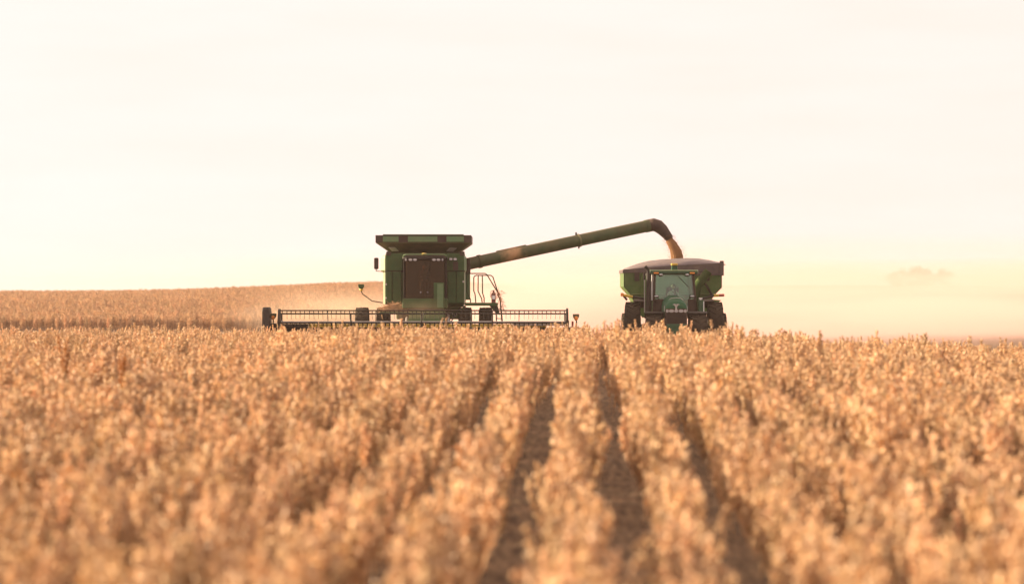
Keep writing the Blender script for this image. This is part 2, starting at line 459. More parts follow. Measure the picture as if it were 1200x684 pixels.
ROW = .86; ROWDIR = .0185; ROW0 = -.10
rnd = random.Random(7)
near_meshes = [plant_mesh('soybean_plant', rnd, 1, .92, .13, 175, .056, .0175) for _ in range(10)]
near_meshes += [plant_mesh('soybean_plant', rnd, 1, .90, .16, 230, .037, .0125) for _ in range(6)]
near_coll = proto_collection('near_crop', near_meshes)
rng = np.random.default_rng(3)
pts = []
def lownoise(x, y):
    return (np.sin(x * .7 + y * .13) + np.sin(x * 1.9 - y * .21 + 2) + np.sin(y * .55 + x * .3 + 1)) / 3
for k in range(-60, 60):
    step = .125
    yy = np.arange(9, 147, step)
    yy = yy + rng.uniform(-.03, .03, len(yy))
    xc = ROW0 + k * ROW + ROWDIR * yy
    lim = .158 * yy + 5.0
    end = np.where(xc < 2.55, 145.6, 104.0) + rng.uniform(-.6, .6, len(yy))
    ok = (np.abs(xc) < lim) & (yy < end) & (rng.random(len(yy)) > .05 + .06 * (lownoise(xc * 2, yy * 2) > .5))
    yk, xk = yy[ok], xc[ok] + (.03 + .10 * sstep(50, 80, yy[ok])) * np.sin(yy[ok] * .33 + k * 2.3) + rng.normal(0, 1, ok.sum()) * (.05 + .05 * sstep(42, 70, yy[ok]))
    xk = xk + np.where(rng.random(len(xk)) > .98, rng.normal(0, .16, len(xk)), 0)
    if len(yk): pts.append(np.stack([xk, yk], 1))
pts = np.concatenate(pts)
x, y = pts[:, 0], pts[:, 1]
P3 = np.stack([x, y, ground(x, y) - .01], 1)
n = len(P3)
cell = rng.normal(0, .10, 4096)
clump = np.sin(x * 5.1 + 3 * np.sin(y * 1.3)) * np.sin(y * 2.3 + 2 * np.sin(x * 2.1))
s = rng.normal(.99, .085, n) * (1 + .07 * lownoise(x, y) + .08 * clump + cell[(np.round((x - ROW0 - ROWDIR * y) / ROW).astype(int) * 7919 + np.floor(y / .42).astype(int)) % 4096]) + .22 * (rng.random(n) > .985); s = np.clip(s, .6, 1.42)
S3 = np.stack([s * rng.uniform(.9, 1.15, n), s * rng.uniform(.9, 1.15, n), s], 1)
R3 = np.stack([rng.normal(0, .07, n), rng.normal(0, .07, n), rng.uniform(0, 6.28, n)], 1)
scatter('soybean_crop', P3, R3, S3, near_coll, len(near_meshes),
        'ripe tan soybean crop in rows filling the whole foreground', 'crop', 5,
        np.where(y + rng.normal(0, 12, n) > 72, rng.integers(10, 16, n), rng.integers(0, 10, n)))
print('near plants', n)

rnd = random.Random(17)
far_meshes = [plant_mesh('soybean_clump', rnd, 8, 1.06, .09, 46, .085, .020, dx=.04, m='pod_far', along=.45) for _ in range(6)]
far_coll = proto_collection('far_crop', far_meshes)
pts = []
for k in range(-190, 30):
    yy = np.arange(286, 690, .8)
    yy = yy + rng.uniform(-.25, .25, len(yy))
    x0 = ROW0 + k * ROW
    xc = x0 + ROWDIR * yy
    st = 287 + rng.normal(0, .5) + 2.5 * math.sin(k * .22) + np.clip(x0 + 14, 0, 99) * .6
    ok = (yy > st) & (xc > -.15 * yy - 14) & (xc < -1.2 + rng.normal(0, 1.2, len(yy)))
    yk, xk = yy[ok], xc[ok] + rng.normal(0, .03, ok.sum())
    if len(yk): pts.append(np.stack([xk, yk], 1))
pts = np.concatenate(pts); x, y = pts[:, 0], pts[:, 1]; n = len(x)
P3 = np.stack([x, y, ground(x, y) - .01], 1)
s = np.clip(rng.normal(1, .12, n), .7, 1.4)
S3 = np.stack([s, np.ones(n), s], 1)
R3 = np.stack([np.zeros(n), np.zeros(n), rng.normal(0, .05, n) + np.pi * rng.integers(0, 2, n)], 1)
scatter('soybean_crop', P3, R3, S3, far_coll, len(far_meshes),
        'standing tan crop on the low hill behind the combine', 'crop', 6)
print('far clumps', n)


rw = random.Random(23)
for (px_, Y_, ht, lab) in ((78, 62.0, 1.50, 'tall rust coloured weed stalk, leftmost of the two in the far left crop'),
                           (138, 55.0, 1.52, 'tall rust coloured weed stalk, right one of the two in the left crop')):
    wx_ = (px_ - 600) / 4500 * Y_
    root = empty('weed_stalk', (wx_, Y_, gz(wx_, Y_))); tag(root, lab, 'weed', 'rusty weeds in the crop at left')
    o = bpy.data.objects.new('seed_head', plant_mesh('seed_head', rw, 1, ht, .08, 420, .045, .016, m='pod_rust')); COL.objects.link(o); o.parent = root
# ------------------------------------------------------------------ shared machine pieces
FPX = 4500.0
def measure(px, py, Y, root):
    """real position (x, z from the thing's base) of a point seen at distance Y"""
    return ((px - 600) / FPX * Y - root[0], 2.6 - (py - 340) / FPX * Y - root[2])

def make_wheel(name, parent, x, y, r, w, rim_mat='yellow', lugs=22, rim_r=.52, face=-1):
    """rim with its tyre as a child; axle along x"""
    hub = MB()
    rr = r * rim_r
    hub.lathe_x([(-w * .40, rr * .99), (-w * .30, rr * .93), (-w * .12, rr * .80), (-w * .08, rr * .35), (-w * .16, rr * .30), (-w * .16, rr * .01)], 0, 0, 0, 28)
    hub.lathe_x([(w * .40, rr * .99), (w * .30, rr * .93), (w * .12, rr * .80), (w * .08, rr * .35), (w * .16, rr * .30), (w * .16, rr * .01)], 0, 0, 0, 28)
    o = hub.build(name, rim_mat, parent, loc=(x, y, r))
    smooth_angle(o, 40)
    t = MB()
    prof = [(-w * .40, rr), (-w * .49, rr * 1.18), (-w * .5, r * .80), (-w * .47, r * .90), (-w * .38, r * .945), (0, r * .965),
            (w * .38, r * .945), (w * .47, r * .90), (w * .5, r * .80), (w * .49, rr * 1.18), (w * .40, rr)]
    t.lathe_x(prof, 0, 0, 0, 44)
    for side in (-1, 1):
        for k in range(lugs):
            a0 = 2 * math.pi * (k + (.5 if side > 0 else 0)) / lugs
            sk = .9 * 2 * math.pi / lugs
            ring = []
            for (u, rad) in ((.02, r * .95), (.02, r), (.45, r * .985), (.50, r * .86)):
                for da in (-.16, .16):
                    a = a0 - sk * u * 2 + da * 2 * math.pi / lugs * 1.1
                    ring.append((side * w * u, rad * math.cos(a), rad * math.sin(a)))
            t.add(ring, [(0, 1, 3, 2), (2, 3, 5, 4), (4, 5, 7, 6), (0, 2, 4, 6), (1, 7, 5, 3)])
    tt = t.build('tyre', 'rubber', o)
    smooth_angle(tt, 35)
    return o

def make_person(name, loc, rz, shirt, label, scale=1.0, reach=.52):
    """seated figure: one skinned body from pelvis to fingers; loc is the middle of the seat top"""
    V, E, Rr = [], [], []
    def add(p, r, par=None):
        V.append(p); Rr.append(r)
        if par is not None: E.append((par, len(V) - 1))
        return len(V) - 1
    pel = add((0, 0, .12), .14)
    wa = add((0, .0, .28), .125, pel); ch = add((0, .01, .45), .155, wa); sh = add((0, .01, .55), .10, ch)
    nk = add((0, 0, .63), .055, sh); hd0 = add((0, -.015, .72), .080, nk); hd = add((0, -.02, .79), .092, hd0); add((0, -.01, .86), .070, hd)
    for s in (-1, 1):
        a = add((s * .17, .01, .53), .066, sh); b = add((s * .24, -.08, .34), .047, a)
        w = add((s * .15, -reach + .14, .33), .031, b); pm = add((s * .145, -reach + .06, .345), .036, w)
        for i, (dx, L) in enumerate(((-.030, .065), (-.011, .080), (.011, .076), (.030, .058))):
            k = add((s * .145 + dx, -reach + .015, .355), .0085, pm)
            m_ = add((s * .145 + dx * 1.05, -reach - L * .45, .345), .0080, k)
            add((s * .145 + dx * 1.05, -reach - L * .6, .315), .0072, m_)
        th = add((s * .145 - s * .045, -reach + .07, .345), .010, pm); add((s * .145 - s * .055, -reach + .02, .33), .009, th)
        hp = add((s * .10, -.06, .10), .095, pel); kn = add((s * .14, -.46, .13), .065, hp)
        an = add((s * .14, -.50, -.30), .043, kn); add((s * .15, -.66, -.35), .036, an)
    me = bpy.data.meshes.new('body'); me.from_pydata(V, E, [])
    o = bpy.data.objects.new(name, me); COL.objects.link(o)
    me.materials.append(M[shirt])
    sk = o.modifiers.new('skin', 'SKIN')
    sk.use_smooth_shade = True
    for i, r in enumerate(Rr): me.skin_vertices[0].data[i].radius = (r, r)
    me.skin_vertices[0].data[0].use_root = True
    sb = o.modifiers.new('sub', 'SUBSURF'); sb.levels = 1; sb.render_levels = 1
    o.location = loc; o.rotation_euler = (0, 0, rz); o.scale = (scale,) * 3
    # skin of face and neck, with nose, ears, eyes; hair/cap as children
    f = MB().ellipsoid((0, -.022, .775), (.082, .096, .118), 18, 12)
    f.ellipsoid((0, -.122, .765), (.014, .018, .022), 8, 6)
    for s in (-1, 1): f.ellipsoid((s * .084, -.01, .77), (.012, .022, .032), 8, 6)
    fo = f.build('face', 'skin', o, smooth=True)
    for s in (-1, 1): MB().ellipsoid((s * .032, -.108, .79), (.012, .008, .007), 8, 6).build('eye', 'hair', o, smooth=True)
    MB().box(-.026, .026, -.116, -.108, .716, .722).build('mouth', 'hair', o)

    MB().ellipsoid((0, .005, .815), (.092, .100, .092), 16, 9).box(-.06, .06, -.19, -.06, .832, .842).build('cap', 'hair', o, smooth=True)
    for s in (-1, 1):
        MB().ellipsoid((s * .145, -reach + .045, .347), (.042, .055, .022), 10, 7).build('hand', 'skin', o, smooth=True)
    tag(o, label, 'person')
    return o

# ------------------------------------------------------------------ combine harvester
CY = 152.0
CX = (497 - 600) / FPX * CY
CR = (CX, CY, gz(CX, CY))
com = empty('combine_harvester', CR)
tag(com, 'large green combine harvester with a wide reel header, unloading grain through its long raised auger', 'combine')
def c_(px, py, dy=0.0):
    return measure(px, py, CY + dy, CR)
def quad(px0, px1, py0, py1, dy):
    x0, z1 = c_(px0, py0, dy); x1, z0 = c_(px1, py1, dy)
    return x0, x1, z0, z1

# hull behind the cab
x0, x1, z0, z1 = quad(451, 544.5, 296.5, 357, 1.0)
hull = MB().loft([[(x0 + .02, y, z0), (x1 - .02, y, z0), (x1 - .02, y, z1), (x0 + .02, y, z1)] for y in (1.06, 4.6)])
hull.loft([[(x0 + .10, y, z0 - .12), (x1 - .10, y, z0 - .12), (x1 - .10, y, zt), (x0 + .10, y, zt)] for y, zt in ((4.6, z1 - .25), (7.2, z1 - .35), (8.6, z1 - 1.0))])
hull.build('hull', 'green', com, bevel=.05)
# rounded flank shields, bulging a little past the front panels
for s, pxa, pxb in ((-1, 446.0, 451.6), (1, 546.0, 543.6)):
    xa, zt = c_(pxa, 299, 1.2); xb, zb = c_(pxb, 357, 1.2)
    zm = c_(0, 318, 1.2)[1]
    fl = MB()
    xm = xa * .45 + xb * .55
    fl.loft([[(xb, 1.00, z), (xo, 1.28, z), (xo, 5.0, z), (xb, 5.0, z)] for z, xo in
             ((zb, xm), (zm - .05, xm), (zm + .05, xa), (zt - .12, xa), (zt, xb + (xa - xb) * .35))])
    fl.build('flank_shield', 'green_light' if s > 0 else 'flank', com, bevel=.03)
# front panels either side of the cab, parted by seams
for (a, b, t, u) in ((452, 471.5, 297, 317.2), (452, 459.4, 318.2, 355), (460.2, 470.6, 318.2, 355), (523.5, 544.0, 297, 317.2), (524.5, 534.2, 318.2, 355), (534.9, 544.0, 318.2, 355)):
    X0, X1, Z0, Z1 = quad(a, b, t, u, .95)
    MB().box(X0, X1, .93, 1.055, Z0, Z1).build('front_panel', 'green', com, bevel=.018)
X0, X1, Z0, Z1 = quad(452, 544.5, 316.5, 319, 1)
MB().box(X0, X1, .98, 1.05, Z0, Z1).build('panel_seam', 'black', com)
# latches
for px, py in ((452.5, 333), (452.3, 349), (543, 330)):
    X, Z = c_(px, py, .9); MB().box(X - .03, X + .03, .88, .94, Z - .035, Z + .035).build('latch', 'steel', com)
# white flood lamps and dark mirror beside the cab
for px in (528.3, 533.4):
    X, Z = c_(px, 303.6, .8)
    l_ = MB().prism_y(rrect(X - .075, X + .075, Z - .055, Z + .055, .02), .82, .90).build('flood_lamp', 'black', com)
    MB().prism_y(rrect(X - .06, X + .06, Z - .042, Z + .042, .02), .80, .822).build('lens', 'lamp', l_)
X0, X1, Z0, Z1 = quad(531, 537, 306.5, 316.5, .7)
mr = MB().prism_y(rrect(X0, X1, Z0, Z1, .04), .62, .70).build('side_mirror', 'brownblack', com)
MB().tube([((X0 + X1) / 2, .66, Z1 - .05), ((X0 + X1) / 2 + .05, .95, Z1 + .03)], .015, 6).build('mirror_arm', 'black', mr)
# left mirror out on its arm
X0, X1, Z0, Z1 = quad(438.4, 443.6, 302, 315.5, .2)
mr = MB().prism_y(rrect(X0, X1, Z0, Z1, .05), .14, .24).build('side_mirror', 'brownblack', com, bevel=.01)
a = c_(439.5, 317.6, .2); b = c_(451, 318.3, 1)
MB().tube([((X0 + X1) / 2, .2, Z0 + .02), (a[0] + .04, .2, a[1]), (b[0], 1.0, b[1])], .016, 6).build('mirror_arm', 'black', mr)

# grain tank: flared hopper with a vertical band round its rim
def ring(px0, px1, py, y0, y1):
    a, z = c_(px0, py, y0); b, _ = c_(px1, py, y0)
    return [(a, y0, z), (b, y0, z), (b, y1, z), (a, y1, z)]
tk = MB().loft([ring(459, 535, 297.5, 1.9, 5.2), ring(440.3, 552, 284.6, .75, 6.2), ring(440.0, 552.2, 283.8, .75, 6.2)], caps=False)
# floor
tk.add(ring(459, 535, 297.4, 1.92, 5.18), [(0, 1, 2, 3)])
tank = tk.build('grain_tank', 'tank_olive' if False else 'green_dark' if 'green_dark' in M else 'brownblack', com)
so = tank.modifiers.new('thick', 'SOLIDIFY'); so.thickness = .03
# rim band: dark corners and posts, green boards between
rim = MB()
xa, zb = c_(440, 284.2, .75); xb, zt = c_(552.2, 275.6, .75)
rim.box(xa, xb, .74, .80, zb, zt); rim.box(xa, xb, 6.14, 6.20, zb, zt)
rim.box(xa, xa + .06, .802, 6.138, zb, zt); rim.box(xb - .06, xb, .802, 6.138, zb, zt)
rm = rim.build('tank_rim', 'brownblack', com, bevel=.012)
for (a, b) in ((448.6, 467.0), (478.0, 512.6), (523.2, 543.6)):
    X0, X1, Z0, Z1 = quad(a, b, 276.9, 283.4, .72)
    MB().box(X0, X1, .715, .738, Z0, Z1).build('rim_board', 'green_light', rm, bevel=.006)
xq, zq = c_(496, 275.4, .75)
MB().box(xa + .3, xb - .3, .70, .80, zt, zt + .035).build('rim_cap', 'green', rm)
# opaque white panels laid on the sloping front of the tank
for cxp, sgn in ((461.3, 1), (528.9, -1)):
    def sl(px, py):      # a point on the sloping front
        t = (py - 284.6) / (297.5 - 284.6); y = .75 + (1.9 - .75) * t
        xx, zz = c_(px, py, y); return (xx, y - .03, zz - .02)
    A = [sl(cxp - 5.0 - sgn * 1.2 * 1, 289.5), sl(cxp + 3.0 - sgn * 1.2, 289.5), sl(cxp + 5.0 + sgn * 1.0, 294), sl(cxp - 3.0 + sgn * 1.0, 294)]
    if sgn < 0: A = [sl(cxp - 3.2 + 1.2, 290.5), sl(cxp + 5 + 1.2, 290.5), sl(cxp + 3.2 - 1.0, 294.2), sl(cxp - 5.0 - 1.0, 294.2)]
    B = [(p[0], p[1] + .06, p[2] + .02) for p in A]
    MB().loft([A, B]).build('white_panel', 'white', com)
# shoulder caps where the tank meets the hull
for px in (455.5, 541.5):
    X, Z = c_(px, 297.5, .95); MB().prism_y(rrect(X - .10, X + .10, Z - .07, Z + .10, .04), .9, 1.3).build('shoulder_cap', 'orange_dust' if False else 'brownblack', com, bevel=.02)

# cab
X0, X1, Z0, Z1 = quad(472.6, 523.4, 298.6, 352, 0)
cw = X1 - X0; cxm = (X0 + X1) / 2
def cabring(z, inset, y0, y1, bow=.10):
    a, b = X0 + inset, X1 - inset
    return [(a, y1, z), (a, y0 + bow, z), (a + .16, y0 + .02, z), (cxm, y0 - bow * .4, z), (b - .16, y0 + .02, z), (b, y0 + bow, z), (b, y1, z)]
roof = MB().loft([cabring(Z1 - .24, .0, .02, 1.0), cabring(Z1 - .17, -.03, -.14, 1.0), cabring(Z1 - .04, -.02, -.12, 1.0), cabring(Z1, .06, -.02, 1.0)])
roof = roof.build('cab_roof', 'black', com, bevel=.02)
MB().tube([(X0 - .01, .05, Z1 - .12), (X0 + .02, -.08, Z1 - .02), (X0 + .12, -.12, Z1 + .01), (cxm, -.16, Z1 + .02), (X1 - .12, -.12, Z1 + .01), (X1 - .02, -.08, Z1 - .02), (X1 + .01, .05, Z1 - .12)], .028, 6).build('roof_edge', 'green_light', roof)
for px, rx in ((475.6, .035), (481.0, .075), (486.4, .075), (508.6, .075), (513.8, .075), (518.6, .035)):
    X, Z = c_(px, 304.4, -.15)
    h = MB().prism_y(oval(X, Z, rx + .018, .062), -.19, -.05).build('roof_lamp', 'black', com)
    MB().prism_y(oval(X, Z, rx, .046), -.205, -.188).build('lens', 'lamp', h, bevel=.01)
X, Z = c_(497, 299.6, -.1)
MB().loft([[(X + r * math.cos(a * math.pi / 8), .0 + r * math.sin(a * math.pi / 8), Z + z) for a in range(16)] for z, r in ((-.12, .10), (.02, .11))]).build('receiver_base', 'green', com)
MB().loft([[(X + r * math.cos(a * math.pi / 8), .0 + r * math.sin(a * math.pi / 8), Z + z) for a in range(16)] for z, r in ((.022, .125), (.07, .12), (.10, .08), (.11, .02))]).build('receiver_dome', 'yellow', com, smooth=True)
zb = c_(0, 349.5, 0)[1]
# pillars and sills
for xx in (X0, X1 - .055):
    MB().box(xx, xx + .055, .06, .14, zb, Z1 - .2).build('cab_pillar', 'black', com, bevel=.015)
    MB().box(xx, xx + .055, .86, .93, zb, Z1 - .2).build('cab_pillar', 'black', com, bevel=.015)
gl = MB()
zg0, zg1 = zb + .02, Z1 - .22
pr = [(X0 + .05, .11), (X0 + .16, .03), (cxm - .35, -.02), (cxm, -.035), (cxm + .35, -.02), (X1 - .16, .03), (X1 - .05, .11)]
gl.loft([[(x, y, z) for x, y in pr] + [(x, y + .012, z) for x, y in reversed(pr)] for z in (zg0, zg1)])
w = gl.build('windscreen', 'glass_dark', com)
for xx in (X0 + .015, X1 - .025):
    MB().box(xx, xx + .01, .16, .85, zb + .02, Z1 - .22).build('side_window', 'glass_dark', com)
MB().box(X0 + .02, X1 - .02, .92, .95, zb, Z1 - .2).build('cab_back', 'interior', com)
MB().box(X0 + .01, X1 - .01, .02, .92, zb - .10, zb).build('cab_floor', 'interior', com)
MB().tube([(cxm + .25, -.05, zg1 - .02), (cxm + .12, -.065, zg1 - .5), (cxm + .05, -.06, zg1 - .75)], .012, 5).build('wiper', 'black', com)
st = MB().box(cxm - .28, cxm + .22, .30, .74, zb + .42, zb + .54)
st.build('seat', 'fabric', com, bevel=.04)
MB().box(cxm - .26, cxm + .20, .72, .84, zb + .50, zb + 1.15).build('seat_back', 'fabric', com, bevel=.05)
MB().box(cxm - .12, cxm + .08, .42, .66, zb, zb + .42).build('seat_post', 'interior', com)
sw = MB()
sw.tube([(cxm - .03 + .19 * math.cos(a * math.pi / 10), .10 + .05 * math.sin(a * math.pi / 10), zb + .80 + .17 * math.sin(a * math.pi / 10)) for a in range(21)], .016, 6)
sw.box(cxm - .21, cxm + .15, .095, .11, zb + .79, zb + .81).tube([(cxm - .03, .12, zb + .8), (cxm - .03, .18, zb + .02)], .035, 6)
sw.build('steering_wheel', 'interior', com)
MB().box(cxm + .27, cxm + .45, .20, .70, zb + .40, zb + .72).build('armrest_console', 'interior', com, bevel=.02)
MB().box(cxm + .48, cxm + .66, .06, .12, zb + .70, zb + .98).build('monitor', 'interior', com, bevel=.01)
# green apron below the glass, upright green panel with a lighter inset right of centre
X0a, X1a, Z0a, Z1a = quad(471.6, 524.4, 349.6, 361, -.02)
MB().box(X0a, X1a, -.03, 1.04, Z0a, Z1a).build('cab_apron', 'green', com, bevel=.03)
X0b, X1b, Z0b, Z1b = quad(508.2, 520.6, 331, 361.5, -.1)
sh = MB().prism_y(rrect(X0b, X1b, Z0b, Z1b, .03), -.12, -.075).build('upright_panel', 'green', com, bevel=.012)
MB().box(X0b + .14, X1b - .04, -.128, -.121, Z0b + .05, Z1b - .05).build('panel_inset', 'green_light', sh)
M['feeder_green'] = mat('feeder_paint', (0.022, 0.040, 0.014), .8, spec=.08, vary=.4)
# feeder house reaching forward and down to the header
fh = MB()
fa, fz = c_(481, 359, .5); fb, fz2 = c_(522, 376, .5)
fh.loft([[(fa, .9, 1.15), (fb, .9, 1.15), (fb, .9, 1.95), (fa, .9, 1.95)], [(fa - .02, -2.9, .42), (fb + .02, -2.9, .42), (fb + .02, -2.9, 1.22), (fa - .02, -2.9, 1.22)]])
fh.build('feeder_house', 'feeder_green', com, bevel=.03)
MB().tube([(fa - .12, -.3, 1.45), (fa - .12, -2.5, .80)], .05, 8).build('lift_ram', 'steel', com)
MB().tube([(fb + .12, -.3, 1.45), (fb + .12, -2.5, .80)], .05, 8).build('lift_ram', 'steel', com)
# hoses and couplings by the feeder house
hz = MB()
for k in range(4):
    hz.tube([(fb + .15 + .05 * k, .4, 1.75 - .05 * k), (fb + .32 + .06 * k, -.2, 1.52 + .04 * k), (fb + .30, -.7, 1.38), (fb + .1 + .04 * k, -1.6, 1.22)], .018, 5)
hz.build('hydraulic_hoses', 'black', com)
# axle and under-frame
MB().box(-2.3, 2.3, 1.35, 1.65, .62, .92).build('front_axle', 'black', com, bevel=.03)
MB().box(-1.5, 1.5, 6.6, 6.85, .48, .66).build('rear_axle', 'black', com, bevel=.03)
MB().box(-.9, .9, 1.0, 8.2, .92, 1.62).build('under_frame', 'black', com, bevel=.04)
xs_ = [c_(px, 0, 1.5)[0] for px in (424.5, 449.5, 545.2, 569.2)]
for xx in xs_: make_wheel('wheel', com, xx, 1.5, .93, .54, lugs=20)
for xx in (-1.65, 1.65): make_wheel('wheel', com, xx, 6.7, .62, .42, lugs=18)
# engine deck hood and rear straw hood
MB().prism_x([(6.25, z1 - .55), (6.25, z1 + .25), (7.4, z1 + .20), (8.4, z1 - .35), (8.7, 1.5), (8.4, 1.3)], -1.35, 1.35).build('rear_hood', 'green', com, bevel=.06)

# service platform, rails, ladder on the right
pa, pz = c_(545, 354.6, .6); pb, pz2 = c_(583.5, 358.2, .6)
MB().box(pa, pb, .15, 1.35, pz2, pz).build('platform', 'green', com, bevel=.012)
def rl(pts, dy=.6, r=.023, name='railing'):
    return MB().tube([(c_(px, py, dy)[0], dy, c_(px, py, dy)[1]) for px, py in pts], r, 6).build(name, 'green_dark', com)
M['green_dark'] = mat('green_rail', (0.014, 0.035, 0.014), .6, spec=.15)
tank.data.materials[0] = M['green_dark2'] = mat('tank_olive_green', (0.06, 0.075, 0.02), .6, vary=.15, dust=.3)  # olive green of the tank slopes, shared by a flange and lamp housings
rl([(546, 320.4), (568.5, 320.4), (570.5, 321.6), (583, 342), (586, 352), (588, 368), (589, 381)])
rl([(557.6, 354.5), (556.6, 344), (555.2, 341), (555.2, 325.5), (556, 323.6), (558, 322.6), (575.2, 322.6), (577.5, 324.2), (583.5, 342.5)])
rl([(560.4, 322), (560.2, 341), (564.5, 350), (565, 354.5)], .8)
rl([(565.2, 322.6), (565.4, 343), (567.3, 349), (567.3, 354.5)], .5)
rl([(546.4, 321), (546.6, 341), (551.2, 350.5), (551.4, 354.5)], 1.1)
ld = MB()
for dy in (.25, .75):
    ld.tube([(c_(580.8, 358, dy)[0], dy, c_(0, 358, dy)[1]), (c_(582.4, 385, dy)[0], dy, c_(0, 388, dy)[1])], .022, 6)
    ld.tube([(c_(586.2, 354, dy)[0], dy, c_(0, 354, dy)[1]), (c_(589, 385, dy)[0], dy, c_(0, 388, dy)[1])], .022, 6)
for k in range(5):
    zz = c_(0, 362 + 5.6 * k, .5)[1]
    ld.box(c_(581.2 + .35 * k, 0, .5)[0], c_(587 + .5 * k, 0, .5)[0], .25, .75, zz - .015, zz + .015)
ld.build('ladder', 'black', com)
br = MB()
p1 = c_(573, 357.5, .6); p2 = c_(583, 357.5, .6); p3 = c_(586, 369, .6); p4 = c_(581, 367, .6)
br.prism_y([(p1[0], p1[1]), (p2[0], p2[1]), (p3[0], p3[1]), (p4[0], p4[1])], .5, .62)
p5 = c_(545, 359, .9); p6 = c_(538, 366, .9)
br.build('platform_bracket', 'green', com)
MB().tube([(p5[0], .9, p5[1]), (p6[0], 1.1, p6[1])], .05, 6).build('platform_brace', 'green', com)
M['red_dull'] = mat('red_dull', (.14, .035, .025), .6, dust=.2)
# fire extinguisher on the platform edge
ex, ez = c_(578.4, 354.6, .4)
e_ = MB().loft([[(ex + r * math.cos(a * math.pi / 6), .4 + r * math.sin(a * math.pi / 6), ez + z) for a in range(12)] for z, r in ((0, .085), (.34, .09), (.40, .05), (.44, .035), (.50, .03))]).build('fire_extinguisher', 'red_dull', com)
MB().box(ex - .05, ex + .055, .30, .325, ez + .14, ez + .28).build('sticker', 'white', e_)
MB().tube([(ex, .4, ez + .48), (ex - .10, .38, ez + .46), (ex - .12, .36, ez + .2)], .014, 5).build('hose', 'black', e_)

# warning lamp on its stalk at the left
sa = c_(447.5, 354.6, .3); sb_ = c_(436, 352.6, .3); sc_ = c_(424.8, 344.4, .3); sd = c_(423.3, 341, .3)
sk = MB().tube([(sa[0], .8, sa[1]), (sb_[0], .3, sb_[1]), (sc_[0], .3, sc_[1]), (sd[0], .3, sd[1])], .02, 6).build('lamp_stalk', 'black', com)
MB().loft([[(sd[0] + r * math.cos(a * math.pi / 6), .3 + r * math.sin(a * math.pi / 6), sd[1] + z) for a in range(12)] for z, r in ((0, .04), (.05, .075), (.12, .07))]).build('amber_lens', 'yellow', sk)
MB().prism_y([(sd[0] - .12, sd[1] + .27), (sd[0] + .12, sd[1] + .27), (sd[0] + .11, sd[1] + .14), (sd[0] + .05, sd[1] + .09), (sd[0] - .05, sd[1] + .09), (sd[0] - .11, sd[1] + .14)], .2, .4).build('lamp_housing', 'green', sk, bevel=.02)

# unloading auger
def sun_patch(m, p, r, col):
    # sun glow on dusty paint, put into the colour as a ragged warm patch
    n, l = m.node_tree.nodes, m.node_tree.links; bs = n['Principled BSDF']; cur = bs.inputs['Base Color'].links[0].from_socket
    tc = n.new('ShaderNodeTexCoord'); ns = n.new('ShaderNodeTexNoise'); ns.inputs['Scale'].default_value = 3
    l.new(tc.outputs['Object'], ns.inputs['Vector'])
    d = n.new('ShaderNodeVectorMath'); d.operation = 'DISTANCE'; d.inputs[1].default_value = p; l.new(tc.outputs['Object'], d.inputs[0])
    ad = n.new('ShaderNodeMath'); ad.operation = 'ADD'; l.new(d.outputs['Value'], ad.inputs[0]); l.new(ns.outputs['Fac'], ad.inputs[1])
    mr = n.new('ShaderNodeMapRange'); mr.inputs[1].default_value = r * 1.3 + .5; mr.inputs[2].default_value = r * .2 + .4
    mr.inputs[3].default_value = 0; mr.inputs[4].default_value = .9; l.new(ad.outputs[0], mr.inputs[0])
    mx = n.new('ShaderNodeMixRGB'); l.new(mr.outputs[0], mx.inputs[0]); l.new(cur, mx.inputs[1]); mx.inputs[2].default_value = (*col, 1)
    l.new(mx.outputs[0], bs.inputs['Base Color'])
AY0, AY1 = 4.2, 7.1
def ap(px, py, t): 
    dy = AY0 + (AY1 - AY0) * t; x, z = c_(px, py, dy); return Vector((x, dy, z))
A0, A1 = ap(543, 310.4, 0), ap(761.5, 264.2, .96)
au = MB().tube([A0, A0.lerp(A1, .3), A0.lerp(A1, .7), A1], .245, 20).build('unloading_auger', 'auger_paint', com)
smooth_angle(au, 40)
ax = (A1 - A0).normalized()
pq = A0.lerp(A1, .26); sun_patch(M['auger_paint'], (pq.x, pq.y - .22, pq.z), .5, (.50, .28, .13))
def collar(t, r, L, name, m):
    p = A0.lerp(A1, t); o = MB().tube([p - ax * L / 2, p + ax * L / 2], r, 20).build(name, m, au); smooth_angle(o, 40)
collar(.085, .275, .12, 'auger_flange', 'auger_paint'); collar(.615, .275, .07, 'auger_flange', 'green_dark2'); collar(.985, .262, .16, 'auger_flange', 'auger_paint')
p = A0.lerp(A1, .60); MB().tube([p + Vector((0, 0, .2)), p + Vector((0, 0, .36))], .035, 6).build('auger_lug', 'black', au)
p = A0.lerp(A1, .615); MB().tube([p - Vector((0, 0, .2)), p - Vector((0, 0, .34))], .03, 6).build('auger_lug', 'black', au)
pA, pB = A0.lerp(A1, .18), A0.lerp(A1, .34)
nrm = Vector((-ax.z, 0, ax.x))
MB().loft([[q + nrm * .22 + Vector((0, -.10, 0)), q + nrm * .22 + Vector((0, .10, 0)), q + nrm * .30 + Vector((0, .06, 0)), q + nrm * .30 + Vector((0, -.06, 0))] for q in (pA, pB)]).build('auger_rib', 'auger_paint', au, bevel=.01)
pv, pvz = c_(547.5, 311, 4.0)
MB().prism_y(rrect(pv - .16, pv + .13, pvz - .36, pvz + .30, .05), 3.7, 4.6).build('auger_pivot', 'brownblack', com, bevel=.03)
MB().tube([(pv - .12, 4.2, pvz - .2), (pv - .12, 4.2, pvz - 1.4)], .24, 14).build('auger_riser', 'green', com)
spw = [(760, 264.4), (766, 263.4), (771.5, 265.2), (776.5, 269.5), (781, 275), (784.6, 279.6)]
spr = [.262, .27, .268, .24, .20, .175]
